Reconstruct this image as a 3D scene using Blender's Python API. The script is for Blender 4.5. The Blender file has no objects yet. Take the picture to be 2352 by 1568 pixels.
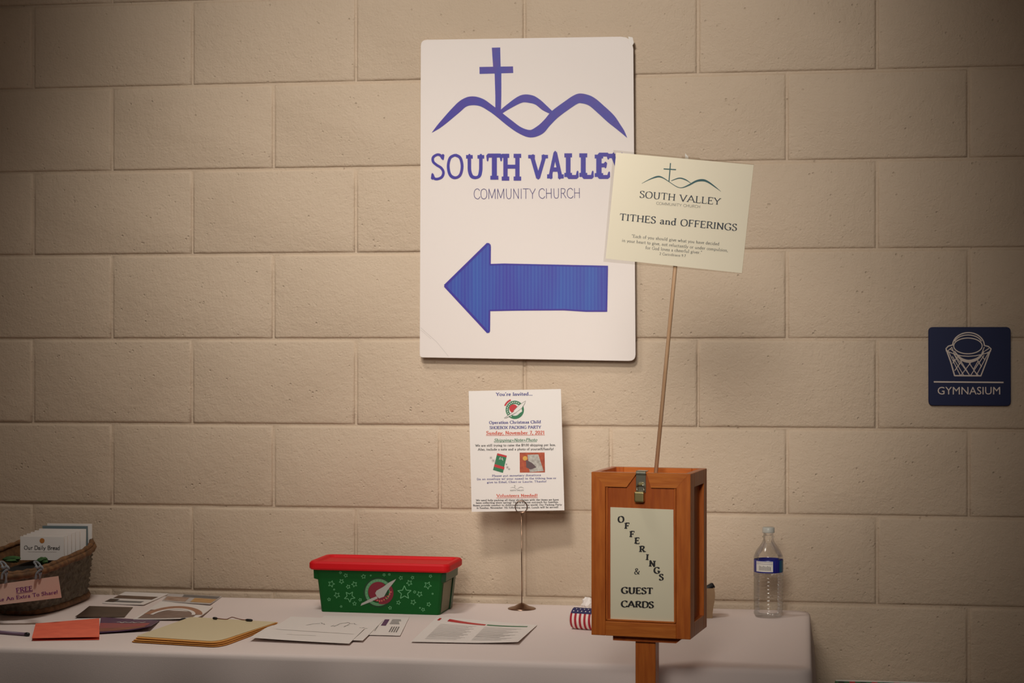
import bpy, bmesh, math, random
from mathutils import Vector, Matrix, noise
random.seed(7)
SC = bpy.context.scene
COL = SC.collection

# ------------------------------------------------------------------ camera, light, exposure
F = 4200.0                      # focal length in pixels of the 2352x1568 frame
TH = 0.1570448
C0 = Vector((0.8491756, -4.2464367, 1.3615))
FW = Vector((-math.sin(TH), math.cos(TH), 0)); RT = Vector((math.cos(TH), math.sin(TH), 0)); UP = Vector((0, 0, 1))
cd = bpy.data.cameras.new('camera'); cam = bpy.data.objects.new('camera', cd); COL.objects.link(cam)
cd.sensor_width = 36.0; cd.lens = 36.0 * F / 2352.0
cam.location = C0; cam.rotation_euler = (math.pi / 2, 0, TH)
cd.dof.use_dof = True; cd.dof.focus_distance = 3.68; cd.dof.aperture_fstop = 8.0
cd.clip_start = 0.05
SC.camera = cam

w = bpy.data.worlds.new('world'); SC.world = w; w.use_nodes = True
w.node_tree.nodes['Background'].inputs[0].default_value = (1.0, 0.80, 0.66, 1)
w.node_tree.nodes['Background'].inputs[1].default_value = 0.06

def area(name, loc, aim, size, power, col, spread):
    l = bpy.data.lights.new(name, 'AREA'); l.shape = 'DISK'; l.size = size; l.energy = power; l.color = col
    l.spread = math.radians(spread)
    o = bpy.data.objects.new(name, l); COL.objects.link(o); o.location = loc
    o.rotation_euler = (Vector(aim) - Vector(loc)).to_track_quat('-Z', 'Y').to_euler()
    return o
def spot(name, loc, aim, radius, power, col, deg):
    l = bpy.data.lights.new(name, 'SPOT'); l.shadow_soft_size = radius; l.energy = power; l.color = col
    l.spot_size = math.radians(deg); l.spot_blend = 1.0
    o = bpy.data.objects.new(name, l); COL.objects.link(o); o.location = loc
    o.rotation_euler = (Vector(aim) - Vector(loc)).to_track_quat('-Z', 'Y').to_euler()
    return o
LC = (1.0, 0.965, 0.885)
spot('ceiling_spotlight', (0.15, -2.40, 2.98), (0.14, 0.0, 2.00), 0.22, 325, LC, 55.5)
spot('ceiling_downlight', (-0.28, -1.25, 2.98), (-0.26, -0.35, 0.95), 0.20, 106, LC, 78)
spot('fill_spot', (0.50, -4.0, 2.42), (0.50, -0.9, 1.37), 0.50, 315, LC, 25)  # added fill from the camera side, brightens sign, oak box and table front
SC.cycles.transparent_max_bounces = 32

vs = SC.view_settings
vs.view_transform = 'Standard'; vs.look = 'None'; vs.exposure = 0.0; vs.gamma = 1.0; vs.use_curve_mapping = False

# ------------------------------------------------------------------ picture point -> place in the room
def ray(px, py): return FW + RT * ((px - 1176) / F) + UP * ((784 - py) / F)
def at(px, py, d): return C0 + ray(px, py) * d
def hit(px, py, ax, v):
    r = ray(px, py); return C0 + r * ((v - C0[ax]) / r[ax])
def hitp(px, py, o, n):
    r = ray(px, py); return C0 + r * ((o - C0).dot(n) / r.dot(n))

# ------------------------------------------------------------------ materials
def srgb(r, g, b):
    f = lambda c: (c / 255) / 12.92 if c / 255 <= .04045 else ((c / 255 + .055) / 1.055) ** 2.4
    return (f(r), f(g), f(b), 1)
MATS = {}
def mat(name, col, rough=.6, metal=0, spec=.5, var=0.0, vscale=30, bump=0.0, bscale=200, trans=0, alpha=1, coat=0, col2=None, stretch=None):
    m = bpy.data.materials.new(name); m.use_nodes = True; nt = m.node_tree; N = nt.nodes; L = nt.links
    p = N['Principled BSDF']
    p.inputs['Base Color'].default_value = col; p.inputs['Roughness'].default_value = rough
    p.inputs['Metallic'].default_value = metal; p.inputs['Specular IOR Level'].default_value = spec
    p.inputs['Coat Weight'].default_value = coat
    p.inputs['Transmission Weight'].default_value = trans; p.inputs['Alpha'].default_value = alpha
    tc = N.new('ShaderNodeTexCoord'); mp = N.new('ShaderNodeMapping'); L.new(tc.outputs['Object'], mp.inputs[0])
    if stretch: mp.inputs['Scale'].default_value = stretch
    if var or col2:
        n = N.new('ShaderNodeTexNoise'); n.inputs['Scale'].default_value = vscale; n.inputs['Detail'].default_value = 5
        L.new(mp.outputs[0], n.inputs['Vector'])
        r = N.new('ShaderNodeValToRGB'); r.color_ramp.elements[0].position = .3; r.color_ramp.elements[1].position = .7
        c2 = col2 or tuple(c * (1 - var) for c in col[:3]) + (1,)
        r.color_ramp.elements[0].color = c2; r.color_ramp.elements[1].color = col
        L.new(n.outputs['Fac'], r.inputs[0]); L.new(r.outputs[0], p.inputs['Base Color'])
    if bump:
        n = N.new('ShaderNodeTexNoise'); n.inputs['Scale'].default_value = bscale; n.inputs['Detail'].default_value = 4
        L.new(mp.outputs[0], n.inputs['Vector'])
        b = N.new('ShaderNodeBump'); b.inputs['Strength'].default_value = bump; b.inputs['Distance'].default_value = .002
        L.new(n.outputs['Fac'], b.inputs['Height']); L.new(b.outputs[0], p.inputs['Normal'])
    MATS[name] = m; return m

def wall_paint():
    m = bpy.data.materials.new('painted_block'); m.use_nodes = True; nt = m.node_tree; N = nt.nodes; L = nt.links
    p = N['Principled BSDF']; p.inputs['Roughness'].default_value = .55; p.inputs['Specular IOR Level'].default_value = .3
    g = N.new('ShaderNodeNewGeometry')
    n1 = N.new('ShaderNodeTexNoise'); n1.inputs['Scale'].default_value = 190; n1.inputs['Detail'].default_value = 5; n1.inputs['Roughness'].default_value = .6
    n2 = N.new('ShaderNodeTexNoise'); n2.inputs['Scale'].default_value = 46; n2.inputs['Detail'].default_value = 5; n2.inputs['Roughness'].default_value = .65
    n3 = N.new('ShaderNodeTexNoise'); n3.inputs['Scale'].default_value = 3; n3.inputs['Detail'].default_value = 3
    v = N.new('ShaderNodeTexVoronoi'); v.inputs['Scale'].default_value = 75; v.inputs['Randomness'].default_value = 1
    mask = N.new('ShaderNodeTexNoise'); mask.inputs['Scale'].default_value = 28; mask.inputs['Detail'].default_value = 3
    for x in (n1, n2, n3, v, mask): L.new(g.outputs['Position'], x.inputs['Vector'])
    # small pits where a voronoi cell centre falls in a patch of the mask
    mr = N.new('ShaderNodeMapRange'); mr.inputs[1].default_value = .0; mr.inputs[2].default_value = .22; mr.inputs[3].default_value = 1; mr.inputs[4].default_value = 0
    L.new(v.outputs['Distance'], mr.inputs[0])
    mm = N.new('ShaderNodeMapRange'); mm.inputs[1].default_value = .50; mm.inputs[2].default_value = .64
    L.new(mask.outputs['Fac'], mm.inputs[0])
    pit = N.new('ShaderNodeMath'); pit.operation = 'MULTIPLY'; L.new(mr.outputs[0], pit.inputs[0]); L.new(mm.outputs[0], pit.inputs[1])
    a = N.new('ShaderNodeMath'); a.operation = 'MULTIPLY_ADD'; a.inputs[1].default_value = .55
    L.new(n1.outputs['Fac'], a.inputs[0]); L.new(n2.outputs['Fac'], a.inputs[2])
    s = N.new('ShaderNodeMath'); s.operation = 'MULTIPLY_ADD'; s.inputs[1].default_value = -.9
    L.new(pit.outputs[0], s.inputs[0]); L.new(a.outputs[0], s.inputs[2])
    b = N.new('ShaderNodeBump'); b.inputs['Strength'].default_value = .85; b.inputs['Distance'].default_value = .0034
    L.new(s.outputs[0], b.inputs['Height']); L.new(b.outputs[0], p.inputs['Normal'])
    r = N.new('ShaderNodeValToRGB'); r.color_ramp.elements[0].position = .35; r.color_ramp.elements[1].position = .65
    r.color_ramp.elements[0].color = (.555, .422, .308, 1); r.color_ramp.elements[1].color = (.585, .448, .330, 1)
    L.new(n3.outputs['Fac'], r.inputs[0]); L.new(r.outputs[0], p.inputs['Base Color'])
    MATS['painted_block'] = m; return m
M_WALL = wall_paint()
M_FLOOR = mat('carpet_brown', srgb(84, 70, 58), .9, var=.1, vscale=4)
M_CEIL = mat('ceiling_tile_white', srgb(215, 208, 198), .9, bump=.3)
M_BOARD = mat('foam_board_white', srgb(228, 215, 209), .55, bump=.05, bscale=60)
M_PAPER = mat('paper_white', srgb(232, 222, 216), .7)
M_CREAM = mat('paper_cream', srgb(248, 234, 208), .6)
M_PLATE = mat('ivory_plate', srgb(246, 234, 204), .45)
M_CLOTH = mat('tablecloth_white', srgb(228, 211, 205), .9, bump=.15, bscale=900)
M_INK = mat('marker_blue', srgb(38, 36, 150), .5, col2=srgb(62, 30, 140), vscale=40)
M_INK2 = mat('marker_violet', srgb(60, 40, 110), .5)
M_BLACK = mat('print_black', srgb(40, 34, 34), .5)
M_DARK = mat('print_dark_blue_grey', srgb(48, 52, 62), .5)
M_GREY = mat('print_grey', srgb(120, 115, 112), .6)
M_LGREY = mat('print_light_grey', srgb(196, 186, 181), .6)
M_TEAL = mat('print_teal', srgb(38, 88, 92), .5)
M_NAVYT = mat('print_navy', srgb(58, 52, 128), .5)
M_ORT = mat('print_red_orange', srgb(205, 72, 38), .5)
M_GRT = mat('print_green', srgb(40, 112, 72), .5)
M_REDP = mat('print_red', srgb(190, 40, 45), .5)
M_WHITEP = mat('print_white', srgb(225, 218, 210), .5)
M_PURP = mat('print_purple', srgb(96, 60, 96), .5)
M_NAVY = mat('plaque_navy', srgb(12, 22, 66), .45, spec=.3)
M_RAISED = mat('plaque_raised_white', srgb(214, 196, 184), .5)
M_OAK = mat('oak_stain', srgb(212, 116, 44), .38, spec=.4, col2=srgb(186, 92, 32), vscale=26, stretch=(6, 6, .7), bump=.15, bscale=60, coat=.15)
M_OAKH = mat('oak_stain_rail', srgb(218, 126, 50), .38, spec=.4, col2=srgb(192, 100, 36), vscale=26, stretch=(.7, 6, 6), bump=.15, bscale=60, coat=.15)
M_OAKD = mat('oak_panel', srgb(196, 100, 38), .45, spec=.3, col2=srgb(172, 80, 28), vscale=22, stretch=(6, 6, .6), bump=.15, bscale=60)
M_DOWEL = mat('dowel_wood', srgb(226, 184, 146), .6, col2=srgb(204, 158, 118), vscale=20, stretch=(8, 8, .5))
M_STEEL = mat('zinc_steel', srgb(190, 186, 168), .28, metal=1)
M_BRASS = mat('lock_brass', srgb(190, 172, 120), .35, metal=1)
M_CHROME = mat('stand_steel', srgb(150, 122, 104), .22, metal=1)
M_RED = mat('lid_red', srgb(208, 14, 24), .55, spec=.25, bump=.1, bscale=500)
M_GREEN = mat('bin_green', srgb(3, 80, 26), .5, spec=.25, bump=.05)
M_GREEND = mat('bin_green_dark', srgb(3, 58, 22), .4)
M_STAR = mat('star_print', srgb(96, 160, 110), .5)
M_EMB = mat('emblem_pale_green', srgb(86, 138, 96), .5)
M_EMBR = mat('emblem_maroon', srgb(120, 24, 42), .5)
M_SILV = mat('emblem_silver', srgb(168, 166, 158), .45)
M_TAN = mat('manila', srgb(214, 150, 72), .7)
M_TAND = mat('manila_dark', srgb(184, 112, 44), .7)
M_ORC = mat('coral_card', srgb(244, 116, 86), .75, col2=srgb(230, 100, 74), vscale=30)
M_WICK = mat('wicker_grey', srgb(122, 112, 98), .8, col2=srgb(70, 62, 50), vscale=90)
M_WICKB = mat('wicker_brown', srgb(128, 88, 52), .75, col2=srgb(78, 52, 30), vscale=70)
M_RIB = mat('ribbon_grey', srgb(132, 134, 138), .6)
M_TAG = mat('tag_pink_paper', srgb(224, 186, 170), .8)
M_TAGP = mat('tag_purple_print', srgb(120, 40, 118), .7)
M_GRN = mat('tissue_green', srgb(66, 104, 50), .8, col2=srgb(40, 70, 34), vscale=60)
M_PENP = mat('pen_lilac', srgb(122, 96, 118), .4)
M_BLK = mat('plastic_black', srgb(24, 18, 22), .45)
M_KRAFT = mat('kraft_paper', srgb(176, 142, 108), .8, var=.15, vscale=40)
M_CORD = mat('cord_brown', srgb(130, 78, 56), .8)
M_TABLE = mat('table_laminate', srgb(150, 135, 115), .5)
M_LEG = mat('table_leg_grey', srgb(70, 66, 64), .4, metal=.8)
M_CAP = mat('cap_translucent', srgb(205, 205, 198), .35, spec=.5, alpha=.75)
M_LBL = mat('bottle_label_blue', srgb(28, 34, 128), .35)
M_LBLT = mat('bottle_label_teal', srgb(24, 92, 128), .35)
M_LBLV = mat('bottle_label_violet', srgb(70, 40, 120), .4)

def clear_plastic(name, tint, refl):
    m = bpy.data.materials.new(name); m.use_nodes = True; nt = m.node_tree; N = nt.nodes; L = nt.links
    N.remove(N['Principled BSDF']); out = N['Material Output']
    t = N.new('ShaderNodeBsdfTransparent'); t.inputs[0].default_value = tint
    g = N.new('ShaderNodeBsdfGlossy'); g.inputs['Roughness'].default_value = .08
    fr = N.new('ShaderNodeFresnel'); fr.inputs[0].default_value = refl
    mx = N.new('ShaderNodeMixShader'); fm = N.new('ShaderNodeMath'); fm.operation = 'MULTIPLY'; fm.inputs[1].default_value = .55; L.new(fr.outputs[0], fm.inputs[0]); L.new(fm.outputs[0], mx.inputs[0]); L.new(t.outputs[0], mx.inputs[1]); L.new(g.outputs[0], mx.inputs[2])
    L.new(mx.outputs[0], out.inputs[0]); MATS[name] = m; return m
M_PET = clear_plastic('clear_bottle_plastic', (.975, .98, .98, 1), 1.5)
M_LAM = clear_plastic('laminate_film', (.93, .92, .90, 1), 1.5)

def arrow_fill():
    m = bpy.data.materials.new('marker_hatched_blue'); m.use_nodes = True; nt = m.node_tree; N = nt.nodes; L = nt.links
    p = N['Principled BSDF']; p.inputs['Roughness'].default_value = .5
    tc = N.new('ShaderNodeTexCoord')
    wv = N.new('ShaderNodeTexWave'); wv.wave_type = 'BANDS'; wv.bands_direction = 'X'; wv.inputs['Scale'].default_value = 38
    wv.inputs['Distortion'].default_value = 1.2; wv.inputs['Detail'].default_value = 2
    mp = N.new('ShaderNodeMapping'); mp.inputs['Scale'].default_value = (1, 1, .15); L.new(tc.outputs['Object'], mp.inputs[0]); L.new(mp.outputs[0], wv.inputs['Vector'])
    r = N.new('ShaderNodeValToRGB'); r.color_ramp.elements[0].color = srgb(40, 52, 158); r.color_ramp.elements[1].color = srgb(54, 84, 168)
    L.new(wv.outputs['Fac'], r.inputs[0])
    n = N.new('ShaderNodeTexNoise'); n.inputs['Scale'].default_value = 22; L.new(mp.outputs[0], n.inputs['Vector'])
    r2 = N.new('ShaderNodeValToRGB'); r2.color_ramp.elements[0].position = .35; r2.color_ramp.elements[1].position = .7
    r2.color_ramp.elements[0].color = srgb(60, 40, 150); r2.color_ramp.elements[1].color = srgb(48, 92, 172)
    L.new(n.outputs['Fac'], r2.inputs[0])
    mx = N.new('ShaderNodeMix'); mx.data_type = 'RGBA'; mx.inputs[0].default_value = .45
    L.new(r.outputs[0], mx.inputs[6]); L.new(r2.outputs[0], mx.inputs[7]); L.new(mx.outputs[2], p.inputs['Base Color'])
    return m
M_ARROW = arrow_fill()

def bands(name, axis, period, cols, rough=.6):
    """flat bands of colour along one object axis"""
    m = bpy.data.materials.new(name); m.use_nodes = True; nt = m.node_tree; N = nt.nodes; L = nt.links
    p = N['Principled BSDF']; p.inputs['Roughness'].default_value = rough
    tc = N.new('ShaderNodeTexCoord'); sx = N.new('ShaderNodeSeparateXYZ'); L.new(tc.outputs['Object'], sx.inputs[0])
    d = N.new('ShaderNodeMath'); d.operation = 'DIVIDE'; d.inputs[1].default_value = period; L.new(sx.outputs[axis], d.inputs[0])
    fr = N.new('ShaderNodeMath'); fr.operation = 'FRACT'; L.new(d.outputs[0], fr.inputs[0])
    r = N.new('ShaderNodeValToRGB'); r.color_ramp.interpolation = 'CONSTANT'
    e = r.color_ramp.elements
    while len(e) < len(cols): e.new(.5)
    for i, (pos, c) in enumerate(cols): e[i].position = pos; e[i].color = c
    L.new(fr.outputs[0], r.inputs[0]); L.new(r.outputs[0], p.inputs['Base Color'])
    return m

# ------------------------------------------------------------------ mesh helpers (all points are in room space)
class MB:
    def __init__(s): s.v = []; s.f = []
    def add(s, vs, fs):
        b = len(s.v); s.v += [Vector(x) for x in vs]; s.f += [tuple(b + i for i in f) for f in fs]; return s
    def box(s, o, ax, ay, az, x0, x1, y0, y1, z0, z1):
        P = [o + ax * x + ay * y + az * z for z in (z0, z1) for y in (y0, y1) for x in (x0, x1)]
        return s.add(P, [(0, 2, 3, 1), (4, 5, 7, 6), (0, 1, 5, 4), (2, 6, 7, 3), (0, 4, 6, 2), (1, 3, 7, 5)])
    def prism(s, pts, d):
        n = len(pts); d = Vector(d); P = [Vector(p) for p in pts]
        return s.add(P + [p + d for p in P], [tuple(range(n))[::-1], tuple(range(n, 2 * n))] + [(i, (i + 1) % n, n + (i + 1) % n, n + i) for i in range(n)])
    def poly(s, pts): return s.add(pts, [tuple(range(len(pts)))])
    def rings(s, rs, close0=True, close1=True):
        n = len(rs[0]); b = len(s.v)
        for r in rs: s.v += [Vector(p) for p in r]
        for k in range(len(rs) - 1):
            for i in range(n):
                j = (i + 1) % n; s.f.append((b + k * n + i, b + k * n + j, b + (k + 1) * n + j, b + (k + 1) * n + i))
        if close0: s.f.append(tuple(b + i for i in range(n))[::-1])
        if close1: s.f.append(tuple(b + (len(rs) - 1) * n + i for i in range(n)))
        return s
    def tube(s, pts, r, n=8, cyc=False):
        pts = [Vector(p) for p in pts]; R = r if isinstance(r, (list, tuple)) else [r] * len(pts); rs = []
        for i, p in enumerate(pts):
            a = pts[i - 1] if (i or cyc) else p; c = pts[(i + 1) % len(pts)] if (i < len(pts) - 1 or cyc) else p
            t = (c - a).normalized(); h = Vector((0, 0, 1)) if abs(t.z) < .9 else Vector((0, 1, 0))
            u = t.cross(h).normalized(); q = t.cross(u)
            rs.append([p + (u * math.cos(2 * math.pi * k / n) + q * math.sin(2 * math.pi * k / n)) * R[i] for k in range(n)])
        if cyc: rs.append(rs[0])
        return s.rings(rs, not cyc, not cyc)
    def lathe(s, o, prof, n=32, ax=Vector((0, 0, 1)), close0=False, close1=False):
        h = Vector((1, 0, 0)) if abs(ax.z) > .5 else Vector((0, 0, 1)); u = ax.cross(h).normalized(); q = ax.cross(u)
        rs = [[o + ax * z + (u * math.cos(2 * math.pi * k / n) + q * math.sin(2 * math.pi * k / n)) * r for k in range(n)] for r, z in prof]
        return s.rings(rs, close0, close1)

def mesh(name, mb, m, smooth=False, inv=None):
    me = bpy.data.meshes.new(name)
    me.from_pydata([tuple(inv @ v) if inv else tuple(v) for v in mb.v], [], mb.f)
    bm = bmesh.new(); bm.from_mesh(me); bmesh.ops.recalc_face_normals(bm, faces=bm.faces); bm.to_mesh(me); bm.free()
    me.materials.append(m)
    if smooth:
        for p in me.polygons: p.use_smooth = True
    return me
def tag(o, label=None, cat=None, group=None, kind=None):
    if label: o['label'] = label
    if cat: o['category'] = cat
    if group: o['group'] = group
    if kind: o['kind'] = kind
    return o
def thing(name, loc, label, cat, rz=0, group=None):
    o = bpy.data.objects.new(name, None); COL.objects.link(o); o.location = loc; o.rotation_euler = (0, 0, rz)
    o.empty_display_size = .02
    return tag(o, label, cat, group)
def wm(o):
    m = Matrix.LocRotScale(o.location, o.rotation_euler, None)
    return wm(o.parent) @ m if o.parent else m
def part(name, mb, m, par=None, smooth=False, bevel=0, seg=2, label=None, kind=None, sub=0, auto=None):
    if par is None:                                   # a thing that is one mesh: origin at its base centre
        xs = [v.x for v in mb.v]; ys = [v.y for v in mb.v]; zs = [v.z for v in mb.v]
        loc = Vector(((min(xs) + max(xs)) / 2, (min(ys) + max(ys)) / 2, min(zs)))
        inv = Matrix.Translation(-loc)
    else: inv = wm(par).inverted()
    o = bpy.data.objects.new(name, mesh(name, mb, m, smooth, inv)); COL.objects.link(o)
    if par: o.parent = par
    else: o.location = loc
    if bevel:
        b = o.modifiers.new('bevel', 'BEVEL'); b.width = bevel; b.segments = seg; b.limit_method = 'ANGLE'; b.angle_limit = math.radians(40)
    if sub:
        s = o.modifiers.new('sub', 'SUBSURF'); s.levels = sub; s.render_levels = sub
    return tag(o, label, kind=kind)

# ------------------------------------------------------------------ pen strokes and lettering
def cat_rom(p, k=5):
    if len(p) < 3: return p
    o = []
    for i in range(len(p) - 1):
        a = p[max(i - 1, 0)]; b = p[i]; c = p[i + 1]; d = p[min(i + 2, len(p) - 1)]
        for t in range(k):
            t /= k
            o.append(tuple(.5 * (2 * b[j] + (c[j] - a[j]) * t + (2 * a[j] - 5 * b[j] + 4 * c[j] - d[j]) * t * t + (3 * b[j] - a[j] - 3 * c[j] + d[j]) * t ** 3) for j in range(len(b))))
    o.append(p[-1]); return o
def ribbon(pts, wd):
    """list of flat polygons following a line, wd = half width per point"""
    n = len(pts); nn = []
    for i in range(n):
        a = pts[max(i - 1, 0)]; b = pts[min(i + 1, n - 1)]; dx, dy = b[0] - a[0], b[1] - a[1]; l = math.hypot(dx, dy) or 1
        nn.append((-dy / l, dx / l))
    L = [(p[0] + q[0] * w_, p[1] + q[1] * w_) for p, q, w_ in zip(pts, nn, wd)]
    R = [(p[0] - q[0] * w_, p[1] - q[1] * w_) for p, q, w_ in zip(pts, nn, wd)]
    return [[L[i], L[i + 1], R[i + 1], R[i]] for i in range(n - 1)]
def disc(c, r, n=6): return [(c[0] + r * math.cos(6.2832 * k / n), c[1] + r * math.sin(6.2832 * k / n)) for k in range(n)]
GL = {
'A': (86, 'La 4 0 42 100|Lb 42 100 82 0|L- 20 35 65 35'), 'B': (70, 'Lc 14 0 14 100|C- 14 100 42 99 56 88 56 66 42 54 14 53|C- 36 53 58 47 66 26 54 4 14 0'),
'C': (76, 'C- 71 82 58 98 38 101 15 85 6 50 15 16 42 -1 62 4 74 20|Lt 72 100 72 78'), 'D': (82, 'Lc 14 0 14 100|C- 14 100 45 99 70 82 76 50 70 18 45 1 14 0'),
'E': (66, 'Lc 14 0 14 100|L- 14 100 58 100|Lt 58 101 60 80|L- 14 52 46 52|Lt 46 63 46 41|L- 14 0 60 0|Lt 60 -1 64 22'),
'F': (62, 'Lc 14 0 14 100|L- 14 100 58 100|Lt 58 101 60 78|L- 14 52 46 52|Lt 46 64 46 40'),
'G': (82, 'C- 71 82 58 98 38 101 15 85 6 50 15 16 42 -1 60 3 71 12|Lt 72 100 72 78|Lb 71 8 71 42|L- 55 42 71 42'),
'H': (84, 'Lc 14 0 14 100|Lc 70 0 70 100|L- 14 52 70 52'), 'I': (30, 'Lc 15 0 15 100'), 'J': (40, 'C- 4 -8 16 -8 24 8 24 50 24 60|Lb 24 55 24 100'),
'K': (76, 'Lc 14 0 14 100|La 66 100 16 44|Lb 34 60 72 0'), 'L': (62, 'Lc 14 0 14 100|L- 14 0 58 0|Lt 58 -1 61 24'),
'M': (100, 'La 12 0 14 100|L- 14 100 49 8|L- 49 8 85 100|La 88 0 86 100'), 'N': (84, 'La 14 0 14 100|L- 12 100 70 0|Lb 70 0 70 100'),
'O': (84, 'C- 42 101 16 88 6 50 16 12 42 -1 68 12 78 50 68 88 42 101'), 'P': (66, 'Lc 14 0 14 100|C- 14 100 42 99 60 90 61 73 54 54 38 48 14 48'),
'R': (74, 'Lc 14 0 14 100|C- 14 100 42 99 58 90 58 73 50 56 36 50 14 50|Lb 36 50 70 0'),
'S': (58, 'C- 49 84 40 98 26 101 10 90 10 72 24 58 42 46 52 28 46 8 28 -1 14 2 7 18|Lt 50 100 50 80|Lt 7 0 7 22'),
'T': (74, 'La 37 0 37 100|L- 4 100 70 100|Lt 4 101 3 78|Lt 70 101 71 78'), 'U': (82, 'Cc 14 100 14 60 15 30 24 6 42 -1 60 6 67 30 68 60 68 100'),
'V': (82, 'La 6 100 42 0|Lb 42 0 78 100'), 'W': (112, 'La 6 100 34 0|L- 34 0 58 90|L- 58 90 80 0|Lb 80 0 108 100'),
'X': (76, 'Lc 6 100 70 0|Lc 6 0 70 100'), 'Y': (76, 'La 5 100 38 46|Lb 38 46 71 100|La 38 0 38 46'), 'Z': (68, 'L- 8 100 62 100|L- 62 100 6 0|L- 6 0 62 0'),
'a': (52, 'C- 9 50 22 62 36 56 40 40 40 10 48 0|C- 40 36 20 32 8 18 14 2 30 2 40 14'), 'b': (60, 'L- 14 0 14 105|C- 14 50 30 62 50 52 54 30 46 6 30 -1 14 8'),
'c': (48, 'C- 45 50 36 61 20 60 8 44 8 20 20 1 36 0 46 12'), 'd': (62, 'Lc 46 0 46 105|C- 46 50 30 62 14 54 6 32 14 6 30 -1 46 12'),
'e': (52, 'L- 8 34 45 35|C- 46 36 42 54 27 62 12 52 7 30 14 8 30 -1 46 10'), 'f': (36, 'C- 37 98 26 104 16 92 16 60|La 16 0 16 70|L- 4 60 32 60'),
'g': (56, 'C- 28 62 12 56 8 42 14 28 28 24 42 30 46 44 40 58 28 62|L- 42 58 54 62|C- 20 25 12 14 24 6 44 2 48 -14 34 -26 14 -24 6 -12 18 2'),
'h': (64, 'La 14 0 14 105|Cb 14 42 26 58 42 58 49 44 50 20 50 0'), 'i': (30, 'Lc 15 0 15 60|D 15 88'), 'j': (28, 'C- 2 -24 14 -22 16 0 16 62|D 15 88'),
'k': (62, 'La 14 0 14 105|L- 48 60 16 28|Lb 28 38 56 0'), 'l': (30, 'Lc 15 0 15 105'), 'm': (94, 'La 14 0 14 60|Cb 14 42 24 58 38 58 46 44 47 20 47 0|Cb 47 42 57 58 72 58 79 44 80 20 80 0'),
'n': (64, 'La 14 0 14 60|Cb 14 42 26 58 42 58 49 44 50 20 50 0'), 'o': (58, 'C- 29 62 12 54 6 31 12 8 29 -1 46 8 52 31 46 54 29 62'),
'p': (62, 'La 14 -28 14 60|C- 14 50 30 62 50 52 54 30 46 6 30 -1 14 8'), 'r': (44, 'La 14 0 14 60|C- 14 40 26 60 40 58'),
's': (44, 'C- 38 50 30 60 18 61 9 50 16 38 32 28 38 14 28 0 16 0 6 12'), 't': (38, 'C- 16 84 16 50 16 12 26 0 38 8|L- 4 60 34 60'),
'u': (64, 'C- 14 60 14 30 16 10 28 0 42 8 48 20|Lb 48 60 48 0'), 'v': (58, 'La 6 60 30 0|Lb 30 0 54 60'), 'w': (84, 'La 6 60 26 0|L- 26 0 42 56|L- 42 56 58 0|Lb 58 0 78 60'),
'x': (56, 'Lc 6 60 50 0|Lc 6 0 50 60'), 'y': (58, 'La 6 60 31 2|Lb 12 -26 54 60'), 'z': (50, 'L- 6 60 44 60|L- 44 60 6 0|L- 6 0 46 0'),
'0': (58, 'C- 29 100 10 80 8 50 10 20 29 -1 48 20 50 50 48 80 29 100'), '1': (40, 'La 22 0 22 100|L- 8 84 22 100'), '2': (56, 'C- 8 78 18 98 38 99 48 80 40 54 22 24 6 0|L- 6 0 50 2'),
'7': (54, 'L- 6 98 50 98|L- 50 98 22 0'), '9': (56, 'C- 46 66 30 46 12 52 8 74 20 96 38 96 48 76 44 36 16 0'), '.': (24, 'D 12 5'), ',': (24, 'D 12 5|L- 14 4 8 -16'),
"'": (20, 'L- 10 104 10 80'), '"': (34, 'L- 9 104 9 80|L- 23 104 23 80'), '!': (28, 'L- 14 100 14 30|D 14 5'), '+': (58, 'L- 8 34 50 34|L- 29 10 29 58'),
'/': (44, 'L- 4 -14 40 106'), '(': (32, 'C- 28 110 12 80 8 44 14 8 28 -20'), ')': (32, 'C- 4 110 20 80 24 44 18 8 4 -20'), ':': (24, 'D 12 5|D 12 52'),
'$': (56, 'C- 47 80 38 96 24 98 11 86 13 68 28 54 44 42 49 24 40 6 26 2 10 12 7 24|L- 29 112 29 -12'),
'&': (84, 'C- 80 56 66 22 46 2 22 -1 7 20 18 44 44 64 52 84 38 101 22 92 24 70 46 34 78 0'), ' ': (34, ''),
}
def glyph(ch, thick, thin, serif=True, sl=12, k=4):
    wd, data = GL[ch]; out = []
    for st in data.split('|'):
        if not st: continue
        q = st.split(); code = q[0]; nums = [float(x) for x in q[1:]]
        pts = list(zip(nums[0::2], nums[1::2]))
        if code == 'D': out.append(disc(pts[0], max(thick, thin) * .62, 8)); continue
        if code[1] == 't' and not serif: continue
        if code[0] == 'C': pts = cat_rom(pts, k)
        ws = []
        for i in range(len(pts)):
            a = pts[max(i - 1, 0)]; b = pts[min(i + 1, len(pts) - 1)]; dx, dy = b[0] - a[0], b[1] - a[1]; l = math.hypot(dx, dy) or 1
            cr = abs(dx / l * .30 - dy / l * .954)     # a broad nib held a little off the level
            ws.append((thin + (thick - thin) * cr) / 2)
        if code[1] == 't': ws = [thin * .6, thin * .3]
        out += ribbon(pts, ws)
        for i in (0, len(pts) - 1):
            if not (serif and code[0] == 'L' and (code[1] == 'c' or (code[1] == 'a' and i == 0) or (code[1] == 'b' and i))): out.append(disc(pts[i], ws[i] * (.7 if serif else 1)))
        if serif and code[1] in 'abc':
            for i, c_ in ((0, 'ac'), (-1, 'bc')):
                if code[1] in c_:
                    x, y = pts[i]; h = ws[i] + sl * .62; t = thin * .55 + 1
                    y = y + (t if y < 30 else -t)
                    out.append([(x - h, y - t), (x + h, y - t), (x + h, y + t), (x - h, y + t)])
    return wd, out
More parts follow.
